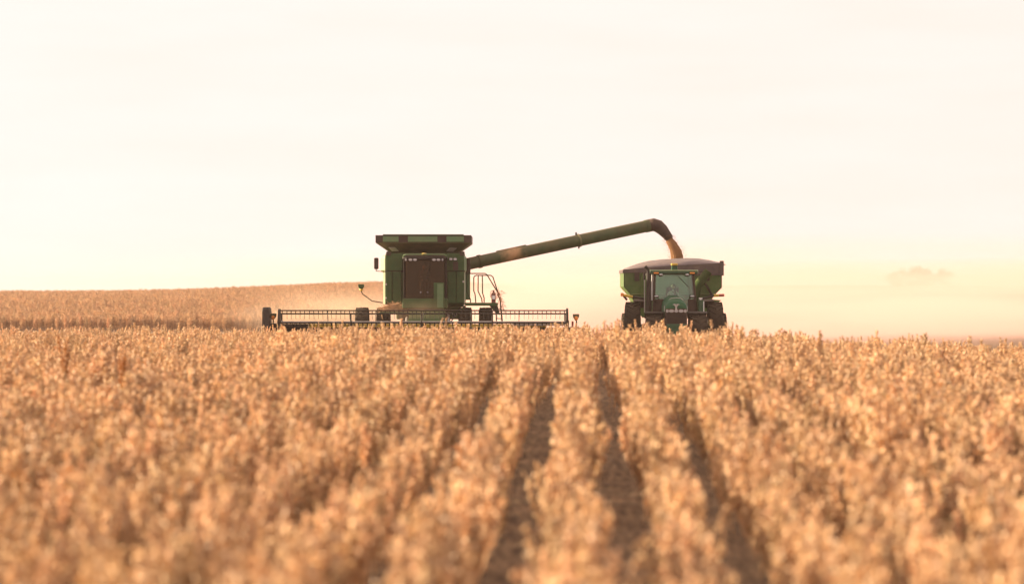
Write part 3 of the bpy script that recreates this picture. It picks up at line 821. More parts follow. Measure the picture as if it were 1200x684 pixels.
sp = MB().tube([ap(px, py, .96 + .003 * i) for i, (px, py) in enumerate(spw)], spr, 20, caps=False).build('spout', 'brownblack', au)
smooth_angle(sp, 60)
so = sp.modifiers.new('thick', 'SOLIDIFY'); so.thickness = .02

# header ------------------------------------------------------------
HD = -4.0
def h_(px, py, dy=HD): return measure(px, py, CY + dy, CR)
hx0, hx1 = h_(318, 0)[0], h_(668, 0)[0]
hd = MB()
zc = h_(0, 386)[1]
# back sheet, low so that the reel is seen against the field, with a belt deck in front of it
hd.prism_x([(HD + .95, .12), (HD + .95, .62), (HD + 1.03, .66), (HD + 1.10, .62), (HD + 1.10, .12)], hx0, hx1)
hd.prism_x([(HD - .75, .10), (HD - .75, .14), (HD + .95, .42), (HD + .95, .14)], hx0, hx1)
header = hd.build('header', 'black', com, bevel=.0)
# carrying beam under the reel in pieces
for (a, b, t, u, m, nm) in ((325, 361, 379.4, 384.5, 'black', 'belt_guard'), (361.5, 492, 379.4, 383.8, 'yellow', 'deck_panel'), (496, 640, 379.6, 383.8, 'yellow', 'deck_panel'),
                        (600, 664, 378.3, 381.6, 'steel', 'belt_guard')):
    X0, Z1_ = h_(a, t, HD + .4); X1, Z0_ = h_(b, u, HD + .4)
    yy = HD + (.62 if m == 'yellow' else .42)
    MB().box(X0, X1, yy, yy + .14, Z0_, Z1_).build(nm, m, header, bevel=.02)
for (a, b) in ((320, 361), (362, 492), (496, 640), (641, 668)):
    X0, Z1_ = h_(a, 383.6, HD + .7); X1, Z0_ = h_(b, 388, HD + .7)
    MB().box(X0, X1, HD + .64, HD + .8, Z0_ - .5, Z1_).build('back_sheet', 'black', header)
# uprights joining the rails
rzb = h_(0, 363.8)[1]
# reel: silver centre tube, four bats on spiders, steel fingers
rc = h_(0, 377.6)[1]; rr_ = rzb - rc
rx0, rx1 = h_(328.5, 0)[0], h_(664, 0)[0]
rs = MB()
for a in (90, 180, 270, 0):
    yy = HD - .1 + rr_ * math.cos(R(a)); zz = rc + rr_ * math.sin(R(a))
    rs.tube([(rx0, yy, zz), (rx1, yy, zz)], .026, 8)
    nt_ = 64
    for k in range(nt_):
        xx = rx0 + (k + .5) * (rx1 - rx0) / nt_ + rnd.uniform(-.01, .01)
        yo = -.02
        rs.tube([(xx, yy + yo, zz), (xx + rnd.uniform(-.01, .01), yy + yo - .02, zz - .13)], .016, 4)
        rs.tube([(xx, yy + yo - .02, zz - .13), (xx + rnd.uniform(-.015, .015), yy + yo + .03, zz - .33)], .0075, 4)
for k in range(7):
    xx = rx0 + k * (rx1 - rx0) / 6
    if k in (0, 6):
        continue
    for a in (0, 90):
        c, s_ = math.cos(R(a)) * rr_, math.sin(R(a)) * rr_
        rs.tube([(xx, HD - .1 - c, rc - s_), (xx, HD - .1 + c, rc + s_)], .014, 4)
rs.build('reel', 'black', header)
MB().tube([(rx0, HD - .1, rc), (rx1, HD - .1, rc)], .045, 10).build('reel_tube', 'steel', header)
# slender rail behind the top bat
rzt = h_(0, 367.5, HD + .9)[1]
MB().tube([(h_(328.5, 0, HD + .9)[0], HD + .9, rzt), (h_(664, 0, HD + .9)[0], HD + .9, rzt)], .030, 8).build('back_rail', 'black', header)
for px in (330, 411, 494, 577, 662):
    X = h_(px, 0, HD + .9)[0]
    MB().tube([(X, HD + .95, .6), (X, HD + .9, rzt)], .03, 6).build('rail_post', 'black', header)
for px in (411.6, 494, 577):
    X = h_(px, 0)[0]
    MB().box(X - .03, X + .03, HD - .16, HD + .9, rc - .14, rc + .05).build('reel_arm', 'black', header, bevel=.01)
# end plates of the reel and crop dividers
for px, t in ((327.6, 361.6), (664.6, 361.0)):
    X = h_(px, 0)[0]; zt = h_(0, t)[1]
    MB().prism_x([(HD - .1 + rr_ * 1.05 * math.cos(a * math.pi / 8), rc + (zt - rc) * math.sin(a * math.pi / 8)) for a in range(16)], X - .045, X + .045).build('reel_end', 'black', header, bevel=.01)
    MB().box(X - .07, X + .07, HD - .3, HD + 1.0, .3, rc + .08).build('reel_arm', 'black', header, bevel=.02)
for side, px0, px1, tz in ((-1, 308.6, 317.2, 359.8), (1, 667.0, 672.5, 383)):
    X0, Zt = h_(px0, tz); X1 = h_(px1, 0)[0]
    cxx = (X0 + X1) / 2; hw = (X1 - X0) / 2
    secs = []
    for y, zt_, k in ((HD - 1.6, .25, .2), (HD - 1.2, .45, .6), (HD - .75, .80, 1), (HD - .70, Zt - .12, 1), (HD - .6, Zt, 1), (HD + .3, Zt, 1), (HD + .9, Zt - .15, .9)):
        secs.append([(cxx + x * k, y, z) for x, z in rrect(-hw, hw, .15, zt_, min(hw * .45, (zt_ - .15) * .45))])
    dv = MB().loft(secs).build('crop_divider', 'black', header)
    smooth_angle(dv, 50)
X0, X1 = h_(308.8, 0)[0], h_(326, 0)[0]
MB().box(X0 + .1, X1, HD + .1, HD + .7, .2, h_(0, 379)[1]).build('gear_case', 'black', header, bevel=.05)
# amber marker lamps on the header ends
for px, t, yl in ((320.2, 367.0, 'left'), (675.0, 367.8, 'right')):
    X, Zt = h_(px, t)
    lp = MB().prism_y([(X - .125, Zt), (X + .125, Zt), (X + .115, Zt - .12), (X + .07, Zt - .2), (X - .07, Zt - .2), (X - .115, Zt - .12)], HD - .12, HD + .1).build('marker_lamp', 'green_dark2', header, bevel=.02)
    MB().ellipsoid((X, HD - .15, Zt - .17), (.075, .06, .09), 12, 8).build('amber_lens', 'orange', lp, smooth=True)
    MB().tube([(X, HD, Zt - .18), (X + (.02 if px > 500 else 0), HD, Zt - .34), (X - .05, HD + .1, .6)], .025, 6).build('lamp_stalk', 'black', lp)
X, Z = h_(671, 377); MB().tube([(X, HD, Z - .3), (X, HD, Z + .02)], .04, 6).build('end_peg', 'red', header)

# the driver behind the tinted glass
make_person('person', (CR[0] + cxm - .03, CR[1] + .50, CR[2] + zb + .54), 0, 'shirt_dark', 'driver in a dark shirt sitting behind the tinted windscreen of the combine', .92)

# straw caught on the ladder rail
sw_ = MB(); rs_ = random.Random(4)
for k in range(100):
    t = rs_.random() ** 1.3
    x_, z_ = c_(583.5 + 6 * t + rs_.gauss(0, .9 + 1.2 * (1 - t)), 341 + 22 * t + rs_.gauss(0, 1.8), .5)
    d = Vector((rs_.gauss(.25, .5), rs_.gauss(0, .3), rs_.gauss(-.7, .6))).normalized() * rs_.uniform(.08, .22)
    p = Vector((x_, .5 + rs_.gauss(0, .06), z_))
    sw_.tube([p, p + d], [.009, .005], 3)
stw = sw_.build('straw_wisp', 'pod_rust', None, loc=CR)
tag(stw, 'wisp of orange straw hanging off the ladder rail of the combine', 'straw', kind='stuff')
# added brown heap standing in for sunlit dust above the left front wheels
tr = MB()
for k in range(700):
    px, py = 461 + rs_.gauss(0, 9.5), 0
    top = 355.5 + abs(px - 463) * .33
    py = top + abs(rs_.gauss(0, 2.6))
    if px < 444 or px > 483: continue
    x_, z_ = c_(px, py, .5)
    d = Vector((rs_.gauss(0, 1), rs_.gauss(0, .5), rs_.gauss(0, .35))).normalized() * rs_.uniform(.08, .25)
    p = Vector((x_, .35 + rs_.uniform(0, .4), z_)); tr.tube([p, p + d], [.012, .006], 3)
x0_, z0_ = c_(446, 365, .55); x1_, z1_ = c_(482, 356.5, .55)
tr.loft([[(x0_, .3, z0_), (x1_, .3, z0_), (x1_ - .3, .34, z1_ - .15), (x0_ + .75, .34, z1_), (x0_ + .1, .34, z1_ - .2)], [(x0_, .8, z0_), (x1_, .8, z0_), (x1_ - .3, .76, z1_ - .15), (x0_ + .75, .76, z1_), (x0_ + .1, .76, z1_ - .2)]])
M['lit_dust'] = mat('lit_dust_heap', (.42, .24, .12), .95, vary=.35, vscale=8, bump=.8, bscale=25)
tr = tr.build('lit_dust_heap', 'lit_dust', None, loc=CR)
tag(tr, 'made-up brown heap in place of the sunlit dust over the left front wheel of the combine', 'lit_dust', kind='stuff')
MB().box(x0_ - .02, x1_ + .02, .28, 1.0, z0_ - .08, z0_ - .003).build('wheel_guard', 'green', com, bevel=.02)

# ------------------------------------------------------------------ falling grain
GYD = AY0 + (AY1 - AY0) * .97
gp = [(782.6, 275.5, 3.6), (784.2, 279.0, 4.4), (786.4, 284, 5.6), (789.2, 289, 6.7), (791.6, 294, 7.0), (792.9, 299, 7.1), (793.2, 304, 7.4), (793.2, 310, 8.2), (793.4, 316, 9.4)]
gs = MB(); rings = []
gr = random.Random(9)
for (px, py, hw) in gp:
    x_, z_ = c_(px, py, GYD); w_ = hw / FPX * (CY + GYD)
    rings.append([(x_ + math.cos(a * math.pi / 9) * w_ * gr.uniform(.84, 1.08), GYD + math.sin(a * math.pi / 9) * w_ * .8, z_ + gr.uniform(-.04, .04)) for a in range(18)])
gs.loft(rings)
for k in range(1500):
    i = gr.uniform(0, len(gp) - 1.01); a = int(i); t = i - a
    px = gp[a][0] * (1 - t) + gp[a + 1][0] * t; py = gp[a][1] * (1 - t) + gp[a + 1][1] * t; hw = gp[a][2] * (1 - t) + gp[a + 1][2] * t
    x_, z_ = c_(px + gr.gauss(0, hw * .72), py, GYD)
    gs.ellipsoid((x_, GYD + gr.gauss(0, .12), z_), (.012, .012, .014), 4, 3)
gs = gs.build('falling_grain', 'grain', None, loc=CR)
tag(gs, 'golden stream of soybeans falling from the auger spout into the grain cart', 'grain', kind='stuff')
# grain lying in the combine's own tank
hp = MB(); n_ = 12
pts_ = []
xa_, z_a = c_(445, 277.5, .85); xb_, _ = c_(547, 277.5, .85)
for j in range(n_ + 1):
    for i in range(n_ + 1):
        u, v = i / n_, j / n_
        d = ((u - .42) ** 2 + (v - .45) ** 2) ** .5
        pts_.append((xa_ + .08 + (xb_ - xa_ - .16) * u, .85 + 5.2 * v, z_a + .14 - d * .34 + gr.uniform(-.015, .015)))
hp.v = pts_; hp.f = [(j * (n_ + 1) + i, j * (n_ + 1) + i + 1, (j + 1) * (n_ + 1) + i + 1, (j + 1) * (n_ + 1) + i) for j in range(n_) for i in range(n_)]
hp = hp.build('grain_heap', 'grain', None, smooth=True, loc=CR)
so = hp.modifiers.new('thick', 'SOLIDIFY'); so.thickness = .04; so.offset = -1
tag(hp, 'heap of golden grain inside the open tank of the combine', 'grain', kind='stuff')

# ------------------------------------------------------------------ tractor
TY = 151.5
TX = (791 - 600) / FPX * TY
TR = (TX, TY, gz(TX, TY + 1.5))
TYAW = R(1.0)
trac = empty('tractor', TR, TYAW)
tag(trac, 'green tractor facing the camera with a row of headlights, in front of the cart', 'tractor')
def t_(px, py, dy=0.0):
    """local position on the yawed tractor for a point seen at distance TY+dy"""
    x, z = measure(px, py, TY + dy, TR)
    # undo the yaw: local x so that the world x equals x at local y = dy
    return ((x + dy * math.sin(TYAW)) / math.cos(TYAW), z)
# hood
def hoodring(y, wb, wt, ztop, zbot, zsh):
    pts = [(-wb, zbot), (wb, zbot), (wb, zsh), (wb * .93, zsh + (ztop - zsh) * .45), (wt * 1.0, zsh + (ztop - zsh) * .80), (wt * .6, ztop - .015), (0, ztop),
           (-wt * .6, ztop - .015), (-wt * 1.0, zsh + (ztop - zsh) * .80), (-wb * .93, zsh + (ztop - zsh) * .45), (-wb, zsh)]
    return [(x, y, z) for x, z in pts]
hxc = t_(792.3, 0)[0]
zt0 = t_(0, 346.6, 2.2)[1]; zfr = t_(0, 354, 0)[1]; zsh = t_(0, 362, 0)[1]; zbt = t_(0, 380.5, 0)[1]
hood = MB()
wb = 13.5 / FPX * TY
hood.loft([[(x + hxc, y, z) for x, y, z in r] for r in (
    hoodring(-.02, wb * .9, wb * .55, zfr - .12, zsh - .12, zsh - .10), hoodring(.08, wb, wb * .7, zfr + .02, zsh - .12, zsh), hoodring(.6, wb, wb * .62, zfr + .14, zsh - .3, zsh + .02),
    hoodring(1.5, wb, wb * .60, zt0 - .02, zbt, zsh + .1), hoodring(2.5, wb, wb * .60, zt0 + .04, zbt, zsh + .12))])
ho = hood.build('hood', 'hood_paint', trac, bevel=.02); smooth_angle(ho, 50)
for s_ in (-1, 1):
    MB().tube([(hxc + s_ * wb * .99, .04, zsh - .10), (hxc + s_ * wb * 1.0, .10, zsh), (hxc + s_ * wb * .97, .3, zsh + .12)], .013, 6).build('hood_trim', 'steel', ho)
# silver chevrons with the V mark in the middle
for (pts_, nm) in (([(-12.2, 358.6), (-7, 357.0), (0, 356.8), (7, 357.0), (12.2, 358.6)], 'chevron_trim'), ([(-8.6, 351.6), (-5.5, 349.4), (0, 348.8), (5.5, 349.4), (8.6, 351.6)], 'chevron_trim')):
    pp = []
    for dx, py in pts_:
        x, z = t_(792.3 + dx, py, 0 if py > 353 else .6)
        yy = (-.03 if py > 353 else .62) + abs(dx) * .012
        pp.append((x, yy, z))
    MB().tube(pp, .014, 6).build(nm, 'steel', ho)
vx, vz = t_(792.3, 359, 0)
MB().prism_y([(vx - .10, vz + .10), (vx - .03, vz + .10), (vx, vz + .02), (vx + .03, vz + .10), (vx + .10, vz + .10), (vx + .035, vz - .02), (vx + .03, vz - .14), (vx - .03, vz - .14), (vx - .035, vz - .02)], -.075, -.03).build('front_badge', 'steel', ho)
# grille, headlights, bumper weight bracket
X0, Zt = t_(779.6, 361.5); X1, Zb = t_(805.2, 381)
gr_ = MB().box(X0, X1, -.05, 1.2, Zb, Zt).build('grille', 'brownblack', trac, bevel=.03)
gl_ = MB()
for k in range(9):
    z = Zb + .05 + k * (Zt - .2 - Zb) / 9
    gl_.box(X0 + .06, X1 - .06, -.065, -.051, z, z + .02)
gl_.build('grille_slats', 'black', gr_)
for px, rx in ((781.8, .045), (786.8, .085), (792.4, .06), (798.0, .085), (803.0, .045)):
    X, Z = t_(px, 364.3)
    h = MB().prism_y(oval(X, Z, rx + .012, .058), -.07, -.045).build('headlight', 'steel', trac)
    MB().prism_y(oval(X, Z, rx, .042), -.082, -.069).build('lens', 'lamp', h)
X0, Zt = t_(780.5, 379.5); X1, Zb = t_(804.5, 389)
MB().prism_y([(X0, Zt), (X1, Zt), (X1 - .06, Zb), (X0 + .06, Zb)], -.22, .5).build('front_support', 'green_tractor', trac, bevel=.03)
MB().prism_y(rrect(X0 + .1, X1 - .1, .35, Zb + .1, .05), -.30, .3).build('front_weight', 'green_tractor', trac, bevel=.02)
# running gear
MB().box(-.35, .45, .4, 4.9, .55, 1.15).build('chassis', 'black', trac, bevel=.04)
MB().box(t_(766, 0)[0], t_(818, 0)[0], .55, .80, .55, .80).build('front_axle', 'green_tractor', trac, bevel=.04)
MB().box(-1.7, 1.8, 3.85, 4.15, .80, 1.08).build('rear_axle', 'black', trac, bevel=.04)
FR = (t_(0, 369, .7)[1]) / 2
for px in (766.5, 818.3):
    make_wheel('wheel', trac, t_(px, 0, .7)[0], .7, FR + .02, .66, lugs=18)
RR = (t_(0, 354.5, 4)[1]) / 2
for px in (741.2, 838.0):
    make_wheel('wheel', trac, t_(px, 0, 4)[0], 4.0, RR + .02, .60, lugs=22)
for a, b in ((756, 778.5), (806.5, 828.5)):
    X0, Z0 = t_(a, 366.2, .7); X1 = t_(b, 0, .7)[0]
    f = MB(); rad = FR + .09
    f.loft([[(X0, .7 + r * math.cos(an), FR + .02 + r * math.sin(an)), (X1, .7 + r * math.cos(an), FR + .02 + r * math.sin(an)), (X1, .7 + (r + .03) * math.cos(an), FR + .02 + (r + .03) * math.sin(an)), (X0, .7 + (r + .03) * math.cos(an), FR + .02 + (r + .03) * math.sin(an))]
            for an, r in [(R(q), rad) for q in range(45, 113, 11)]])
    f.build('front_fender', 'black', trac)
# cab
CFy, CBy = 2.2, 3.9
zroof = t_(0, 316.4, CFy)[1]; zeave = t_(0, 321.8, CFy)[1]; zsill = t_(0, 366, CFy)[1]
def cr(px0, px1, y0, y1, z, r=.12):
    a, b = t_(px0, 0, CFy)[0], t_(px1, 0, CFy)[0]
    pts = []
    for cx, cy, a0 in ((b - r, y1 - r, 0), (a + r, y1 - r, 90), (a + r, y0 + r, 180), (b - r, y0 + r, 270)):
        for k in range(4): 
            q = R(a0 + 30 * k); pts.append((cx + r * math.cos(q), cy + r * math.sin(q), z))
    return pts
rf = MB().loft([cr(764, 815.5, CFy - .05, CBy, zeave), cr(761.6, 818, CFy - .28, CBy + .1, zeave + .05), cr(761.6, 818, CFy - .28, CBy + .1, zroof - .06), cr(763.4, 816.4, CFy - .2, CBy, zroof)]).build('cab_roof', 'green_tractor', trac, bevel=.02)
MB().loft([cr(761.2, 818.4, CFy - .3, CBy + .12, zroof - .09), cr(761.0, 818.6, CFy - .31, CBy + .13, zroof - .05), cr(761.8, 817.8, CFy - .27, CBy + .08, zroof - .01)]).build('roof_cap', 'green_pale', rf) if False else None
M['roof_pale'] = mat('roof_edge_sunlit', (0.20, 0.30, 0.13), .25, coat=.6, dust=.15)
MB().tube([(p[0], p[1], p[2]) for p in cr(762.2, 817.4, CFy - .26, CBy + .08, zroof - .02)], .025, 6).build('roof_edge', 'roof_pale', rf)  # pale strip standing in for sunlight along the roof's top edge
for px in (769, 811.3):
    X, Z = t_(px, 319.8, 1.9); MB().prism_y(rrect(X - .10, X + .10, Z - .028, Z + .028, .015), CFy - .315, CFy - .26).build('marker_lamp', 'orange', trac)
for px, py in ((774.6, 322.2), (805.4, 322.2)):
    X, Z = t_(px, py, 1.9)
    h = MB().ellipsoid((X, CFy - .24, Z), (.095, .07, .065), 14, 9).build('roof_lamp', 'black', trac, smooth=True)
    MB().ellipsoid((X, CFy - .29, Z + .012), (.078, .04, .045), 14, 9).build('lens', 'lamp', h, smooth=True)
for px in (769.2, 811.2):
    X, Z = t_(px, 347.4, 1.9)
    h = MB().ellipsoid((X, CFy - .24, Z), (.105, .08, .065), 14, 9).build('belt_lamp', 'black', trac, smooth=True)
    MB().ellipsoid((X, CFy - .295, Z + .01), (.083, .04, .043), 14, 9).build('lens', 'lamp', h, smooth=True)
    MB().tube([(X, CFy - .2, Z), (X + (.12 if px < 790 else -.12), CFy, Z - .1)], .02, 5).build('lamp_arm', 'black', h)
X, Z = t_(790.3, 316.4, 2.1)
MB().box(X - .12, X + .12, CFy - .22, CFy + .05, Z - .12, Z + .19).build('receiver_base', 'green_tractor', trac, bevel=.03)
MB().prism_y(rrect(X - .135, X + .135, Z + .18, Z + .27, .04), CFy - .26, CFy + .08).build('receiver_dome', 'yellow', trac, bevel=.04)
# pillars
def pillar(pa, pb, y, w, m, nm='cab_pillar'):
    a = t_(pa[0], pa[1], CFy); b = t_(pb[0], pb[1], CFy)
    MB().loft([[(a[0] - w, y - w, a[1]), (a[0] + w, y - w, a[1]), (a[0] + w, y + w, a[1]), (a[0] - w, y + w, a[1])],
               [(b[0] - w, y - w, b[1]), (b[0] + w, y - w, b[1]), (b[0] + w, y + w, b[1]), (b[0] - w, y + w, b[1])]]).build(nm, m, trac, bevel=.012)
pillar((767.2, 321.6), (766.0, 366), CFy, .045, 'brownblack')
pillar((812.2, 321.6), (816.0, 366), CFy, .05, 'brownblack')
pillar((765.4, 321.6), (763.6, 366), CBy - .1, .05, 'brownblack')
pillar((814.2, 321.6), (817.0, 366), CBy - .1, .05, 'brownblack')
pillar((764.9, 321.6), (764.0, 352), CFy + .12, .04, 'white', 'sunlit_edge')  # white strip standing in for the sunlit side of the left pillar
# glass panes
def pane(pts, nm='windscreen', th=.01):
    MB().loft([pts, [(p[0], p[1] + th, p[2]) for p in pts]]).build(nm, 'glass_green', trac)
def q_(px, py, y): 
    a = t_(px, py, CFy); return (a[0], y, a[1])
pane([q_(768.4, 322, CFy), q_(811.2, 322, CFy), q_(814.4, 365, CFy), q_(767.0, 365, CFy)])
pane([q_(766.4, 323, CBy - .1), q_(813.4, 323, CBy - .1), q_(815, 352, CBy - .1), q_(765, 352, CBy - .1)], 'rear_window')
for pxa, pxb, nm in ((765.4, 764.2, 'door_glass'), (814.0, 816.6, 'door_glass')):
    a, b = q_(pxa, 323, 0), q_(pxb, 364, 0)
    MB().add([(a[0], CFy + .18, a[2]), (a[0], CBy - .2, a[2]), (b[0], CBy - .2, b[2]), (b[0], CFy + .18, b[2]),
              (a[0] + .008, CFy + .18, a[2]), (a[0] + .008, CBy - .2, a[2]), (b[0] + .008, CBy - .2, b[2]), (b[0] + .008, CFy + .18, b[2])],
             [(0, 1, 2, 3), (4, 7, 6, 5), (0, 4, 5, 1), (1, 5, 6, 2), (2, 6, 7, 3), (3, 7, 4, 0)]).build(nm, 'glass_green', trac)
# dark cowl either side of the hood and the cab floor
for a, b, c0, d0 in ((767.0, 779.0, 350.5, 380), (806.0, 815.5, 350.5, 380)):
    X0, Z1_ = t_(a, c0, CFy); X1, Z0_ = t_(b, d0, CFy)
    MB().box(X0, X1, CFy - .10, CFy - .015, Z0_, Z1_).build('cowl_panel', 'brownblack', trac, bevel=.02)
X0, Z1_ = t_(765, 366, CFy); X1, Z0_ = t_(816, 371, CFy)
MB().box(X0, X1, CFy, CBy, Z0_, Z1_).build('cab_floor', 'black', trac)
sx, sz = t_(789, 346, 3)
MB().box(sx - .26, sx + .26, 2.95, 3.42, sz - .52, sz - .38).build('seat', 'fabric', trac, bevel=.04)
MB().box(sx - .25, sx + .25, 3.42, 3.54, sz - .42, sz + .33).build('seat_back', 'fabric', trac, bevel=.05)
MB().box(sx - .12, sx + .12, 3.0, 3.3, Z1_, sz - .52).build('seat_post', 'interior', trac)
wx, wz = t_(791, 338.5, 2.5)
sw = MB().tube([(wx + .15 * math.cos(a * math.pi / 10), 2.55 + .06 * math.sin(a * math.pi / 10), wz + .15 * math.sin(a * math.pi / 10)) for a in range(21)], .013, 6)
sw.tube([(wx - .15, 2.55, wz), (wx + .15, 2.55, wz)], .012, 5).tube([(wx, 2.55, wz), (wx, 2.45, wz - .6)], .04, 6)
sw.build('steering_wheel', 'interior', trac)
X, Z = t_(792, 346.5, 2.3); MB().ellipsoid((X, 2.4, Z - .05), (.14, .10, .11), 12, 8).build('dash_pod', 'black', trac, smooth=True)
a, b = t_(794.0, 322.6, 2.1), t_(807.2, 336.6, 2.1)
MB().tube([(a[0], CFy - .05, a[1]), ((a[0] + b[0]) / 2, CFy - .065, (a[1] + b[1]) / 2), (b[0], CFy - .04, b[1])], .014, 5).build('wiper', 'black', trac)
# exhaust stack at the left corner, tank at the right
X, Zt = t_(760.2, 312.6, 1.9); Zb = t_(0, 368, 1.9)[1]
es = MB().tube([(X - .02, 2.0, Zb), (X, 2.0, Zb + .5), (X, 2.0, Zt - .25)], [.13, .105, .095], 14).build('exhaust_stack', 'black', trac); smooth_angle(es, 40)
MB().tube([(X, 2.0, Zt - .25), (X - .03, 2.0, Zt - .1), (X - .14, 2.0, Zt + .02)], .065, 12).build('exhaust_tip', 'black', es)
X0, Z1_ = t_(818.4, 351.5, 2); X1, Z0_ = t_(825.0, 366.5, 2)
tnk = MB().prism_y(rrect(X0, X1, Z0_, Z1_, .04), 1.9, 2.5).build('side_tank', 'green_tractor', trac, bevel=.02)
MB().tube([((X0 + X1) / 2 - .03, 1.95, Z1_), ((X0 + X1) / 2 - .03, 1.95, Z1_ + .06)], .035, 8).box(X0 + .02, X1 - .07, 1.88, 2.02, Z1_ + .04, Z1_ + .09).build('filler_cap', 'white', tnk)
MB().tube([(X1 - .02, 1.85, Z0_ + .05), (X1 - .02, 1.85, Z1_ - .05)], .02, 6).build('pale_rail', 'white', tnk)
# pale rail by the exhaust stack, standing in for its sunlit edge
a, b = t_(755.8, 320.5, 2.2), t_(755.4, 366, 2.2)
MB().tube([(a[0] + .04, 2.2, a[1]), (a[0] - .02, 2.2, a[1] - .1), (b[0], 2.2, b[1])], .022, 6).build('pale_rail', 'steel', trac)
a = t_(754.6, 321.5, 2.2); MB().box(a[0] - .03, a[0] + .05, 2.14, 2.26, a[1] - .22, a[1] + .06).build('cab_mirror', 'black', trac, bevel=.01)
a = t_(824, 318, 2.2); MB().tube([(t_(815, 318, 2.2)[0], 2.2, zeave + .1), (a[0], 2.2, a[1])], .015, 5).build('mirror_arm', 'black', trac)
# amber warning arms
ra = MB().tube([(*t_(757, 350.4, 3)[:1], 3.4, t_(0, 350.4, 3)[1]), (*t_(742, 347.8, 3)[:1], 3.4, t_(0, 347.8, 3)[1])], .05, 6).build('warning_arm', 'black', trac)
MB().tube([(t_(742, 0, 3)[0], 3.4, t_(0, 347.8, 3)[1]), (t_(731, 0, 3)[0], 3.4, t_(0, 345.8, 3)[1])], .055, 8).build('amber_reflector', 'yellow', ra)
MB().box(t_(727.8, 0, 3)[0], t_(731.4, 0, 3)[0], 3.33, 3.45, t_(0, 347.2, 3)[1], t_(0, 343.2, 3)[1]).build('amber_lamp', 'orange', ra, bevel=.02)
MB().tube([(t_(731.5, 0, 3)[0], 3.4, t_(0, 347, 3)[1]), (t_(735.4, 0, 3)[0], 3.4, t_(0, 351.6, 3)[1])], .045, 6).build('arm_hinge', 'brownblack', ra)
ra = MB().tube([(t_(822, 0, 3)[0], 3.4, t_(0, 350.4, 3)[1]), (t_(838.5, 0, 3)[0], 3.4, t_(0, 346.2, 3)[1])], .045, 6).build('warning_arm', 'black', trac)
MB().tube([(t_(837.5, 0, 3)[0], 3.4, t_(0, 346.3, 3)[1]), (t_(843.5, 0, 3)[0], 3.4, t_(0, 346.0, 3)[1])], .055, 8).build('amber_reflector', 'yellow', ra)
MB().tube([(t_(843.6, 0, 3)[0], 3.4, t_(0, 346.0, 3)[1]), (t_(849.6, 0, 3)[0], 3.4, t_(0, 345.8, 3)[1])], .055, 8).build('red_reflector', 'red', ra)
for sgn, px0, px1 in ((-1, 731, 756), (1, 823, 848)):        # rear fenders
    X0 = t_(px0 + (12 if sgn < 0 else 0), 0, 4)[0]; X1 = t_(px1 - (12 if sgn > 0 else 0), 0, 4)[0]; rad = RR + .10
    MB().loft([[(X0, 4 + r * math.cos(an), RR + r * math.sin(an)), (X1, 4 + r * math.cos(an), RR + r * math.sin(an)), (X1, 4 + (r + .04) * math.cos(an), RR + (r + .04) * math.sin(an)), (X0, 4 + (r + .04) * math.cos(an), RR + (r + .04) * math.sin(an))]
            for an, r in [(R(q), rad) for q in range(45, 113, 11)]]).build('rear_fender', 'brownblack', trac)
MB().box(-.08, .12, 4.9, 5.7, .48, .58).build('drawbar', 'black', trac)
# the driver in a pale shirt
wm = Matrix.Translation(Vector(TR)) @ Matrix.Rotation(TYAW, 4, 'Z')
pp = wm @ Vector((sx, 3.18, sz - .40))
make_person('person', pp, TYAW, 'shirt', 'driver in a pale shirt sitting at the wheel of the green tractor', .95)

# ------------------------------------------------------------------ grain cart
GYc = 157.6                                            # front of the cart
GXc = (787.5 - 600) / FPX * GYc
GRt = (GXc, GYc, gz(GXc, GYc + 2))
CYAW = R(0.0)
cart = empty('grain_cart', GRt, CYAW)
tag(cart, 'wide green grain cart with a dark arched cover, catching the falling grain behind the tractor', 'grain cart')
def g_(px, py, dy=0.0):
    x, z = measure(px, py, GYc + dy, GRt)
    return ((x + dy * math.sin(CYAW)) / math.cos(CYAW), z)
out = [(731, 317.5), (731, 336), (739, 345), (748, 362), (756, 371), (818, 371), (826, 362), (838, 345), (846, 337), (846, 311)]
front = [g_(*p) for p in out]
CL = 5.6
body = MB()
body.loft([[(x, y, z) for x, z in front] for y in (0, CL)], caps=False)
body.add([(x, 0, z) for x, z in front], [tuple(range(len(front)))])
body.add([(x, CL, z) for x, z in front], [tuple(range(len(front)))])
cb = body.build('hopper', 'green_cart', cart)
so = cb.modifiers.new('thick', 'SOLIDIFY'); so.thickness = .035
# dark band along the front rim, deeper at the right
bd = [g_(730.4, 319.6), g_(730.4, 315.8), (g_(790, 311.2)), g_(846.6, 308.0), g_(846.6, 322.4), g_(815, 322.4), g_(790, 319.4)]
MB().prism_y(bd, -.055, -.02).build('rim_band', 'vinyl', cart)
# side rims and corner posts
for px, t, u in ((731, 316, 320), (846, 308.6, 322)):
    X, Z1_ = g_(px, t); Z0_ = g_(0, u)[1]
    MB().box(X - .04, X + .04, .0, CL, Z0_, Z1_).build('side_rim', 'vinyl', cart)
X, Z = g_(845.8, 308.5); MB().box(X - .08, X + .08, -.12, .0, g_(0, 323)[1], g_(0, 305.6)[1]).build('corner_post', 'vinyl', cart, bevel=.01)
X, Z = g_(848.6, 310); MB().tube([(X - .1, -.06, Z), (X + .05, -.06, Z)], .025, 6).build('corner_lamp', 'steel', cart)
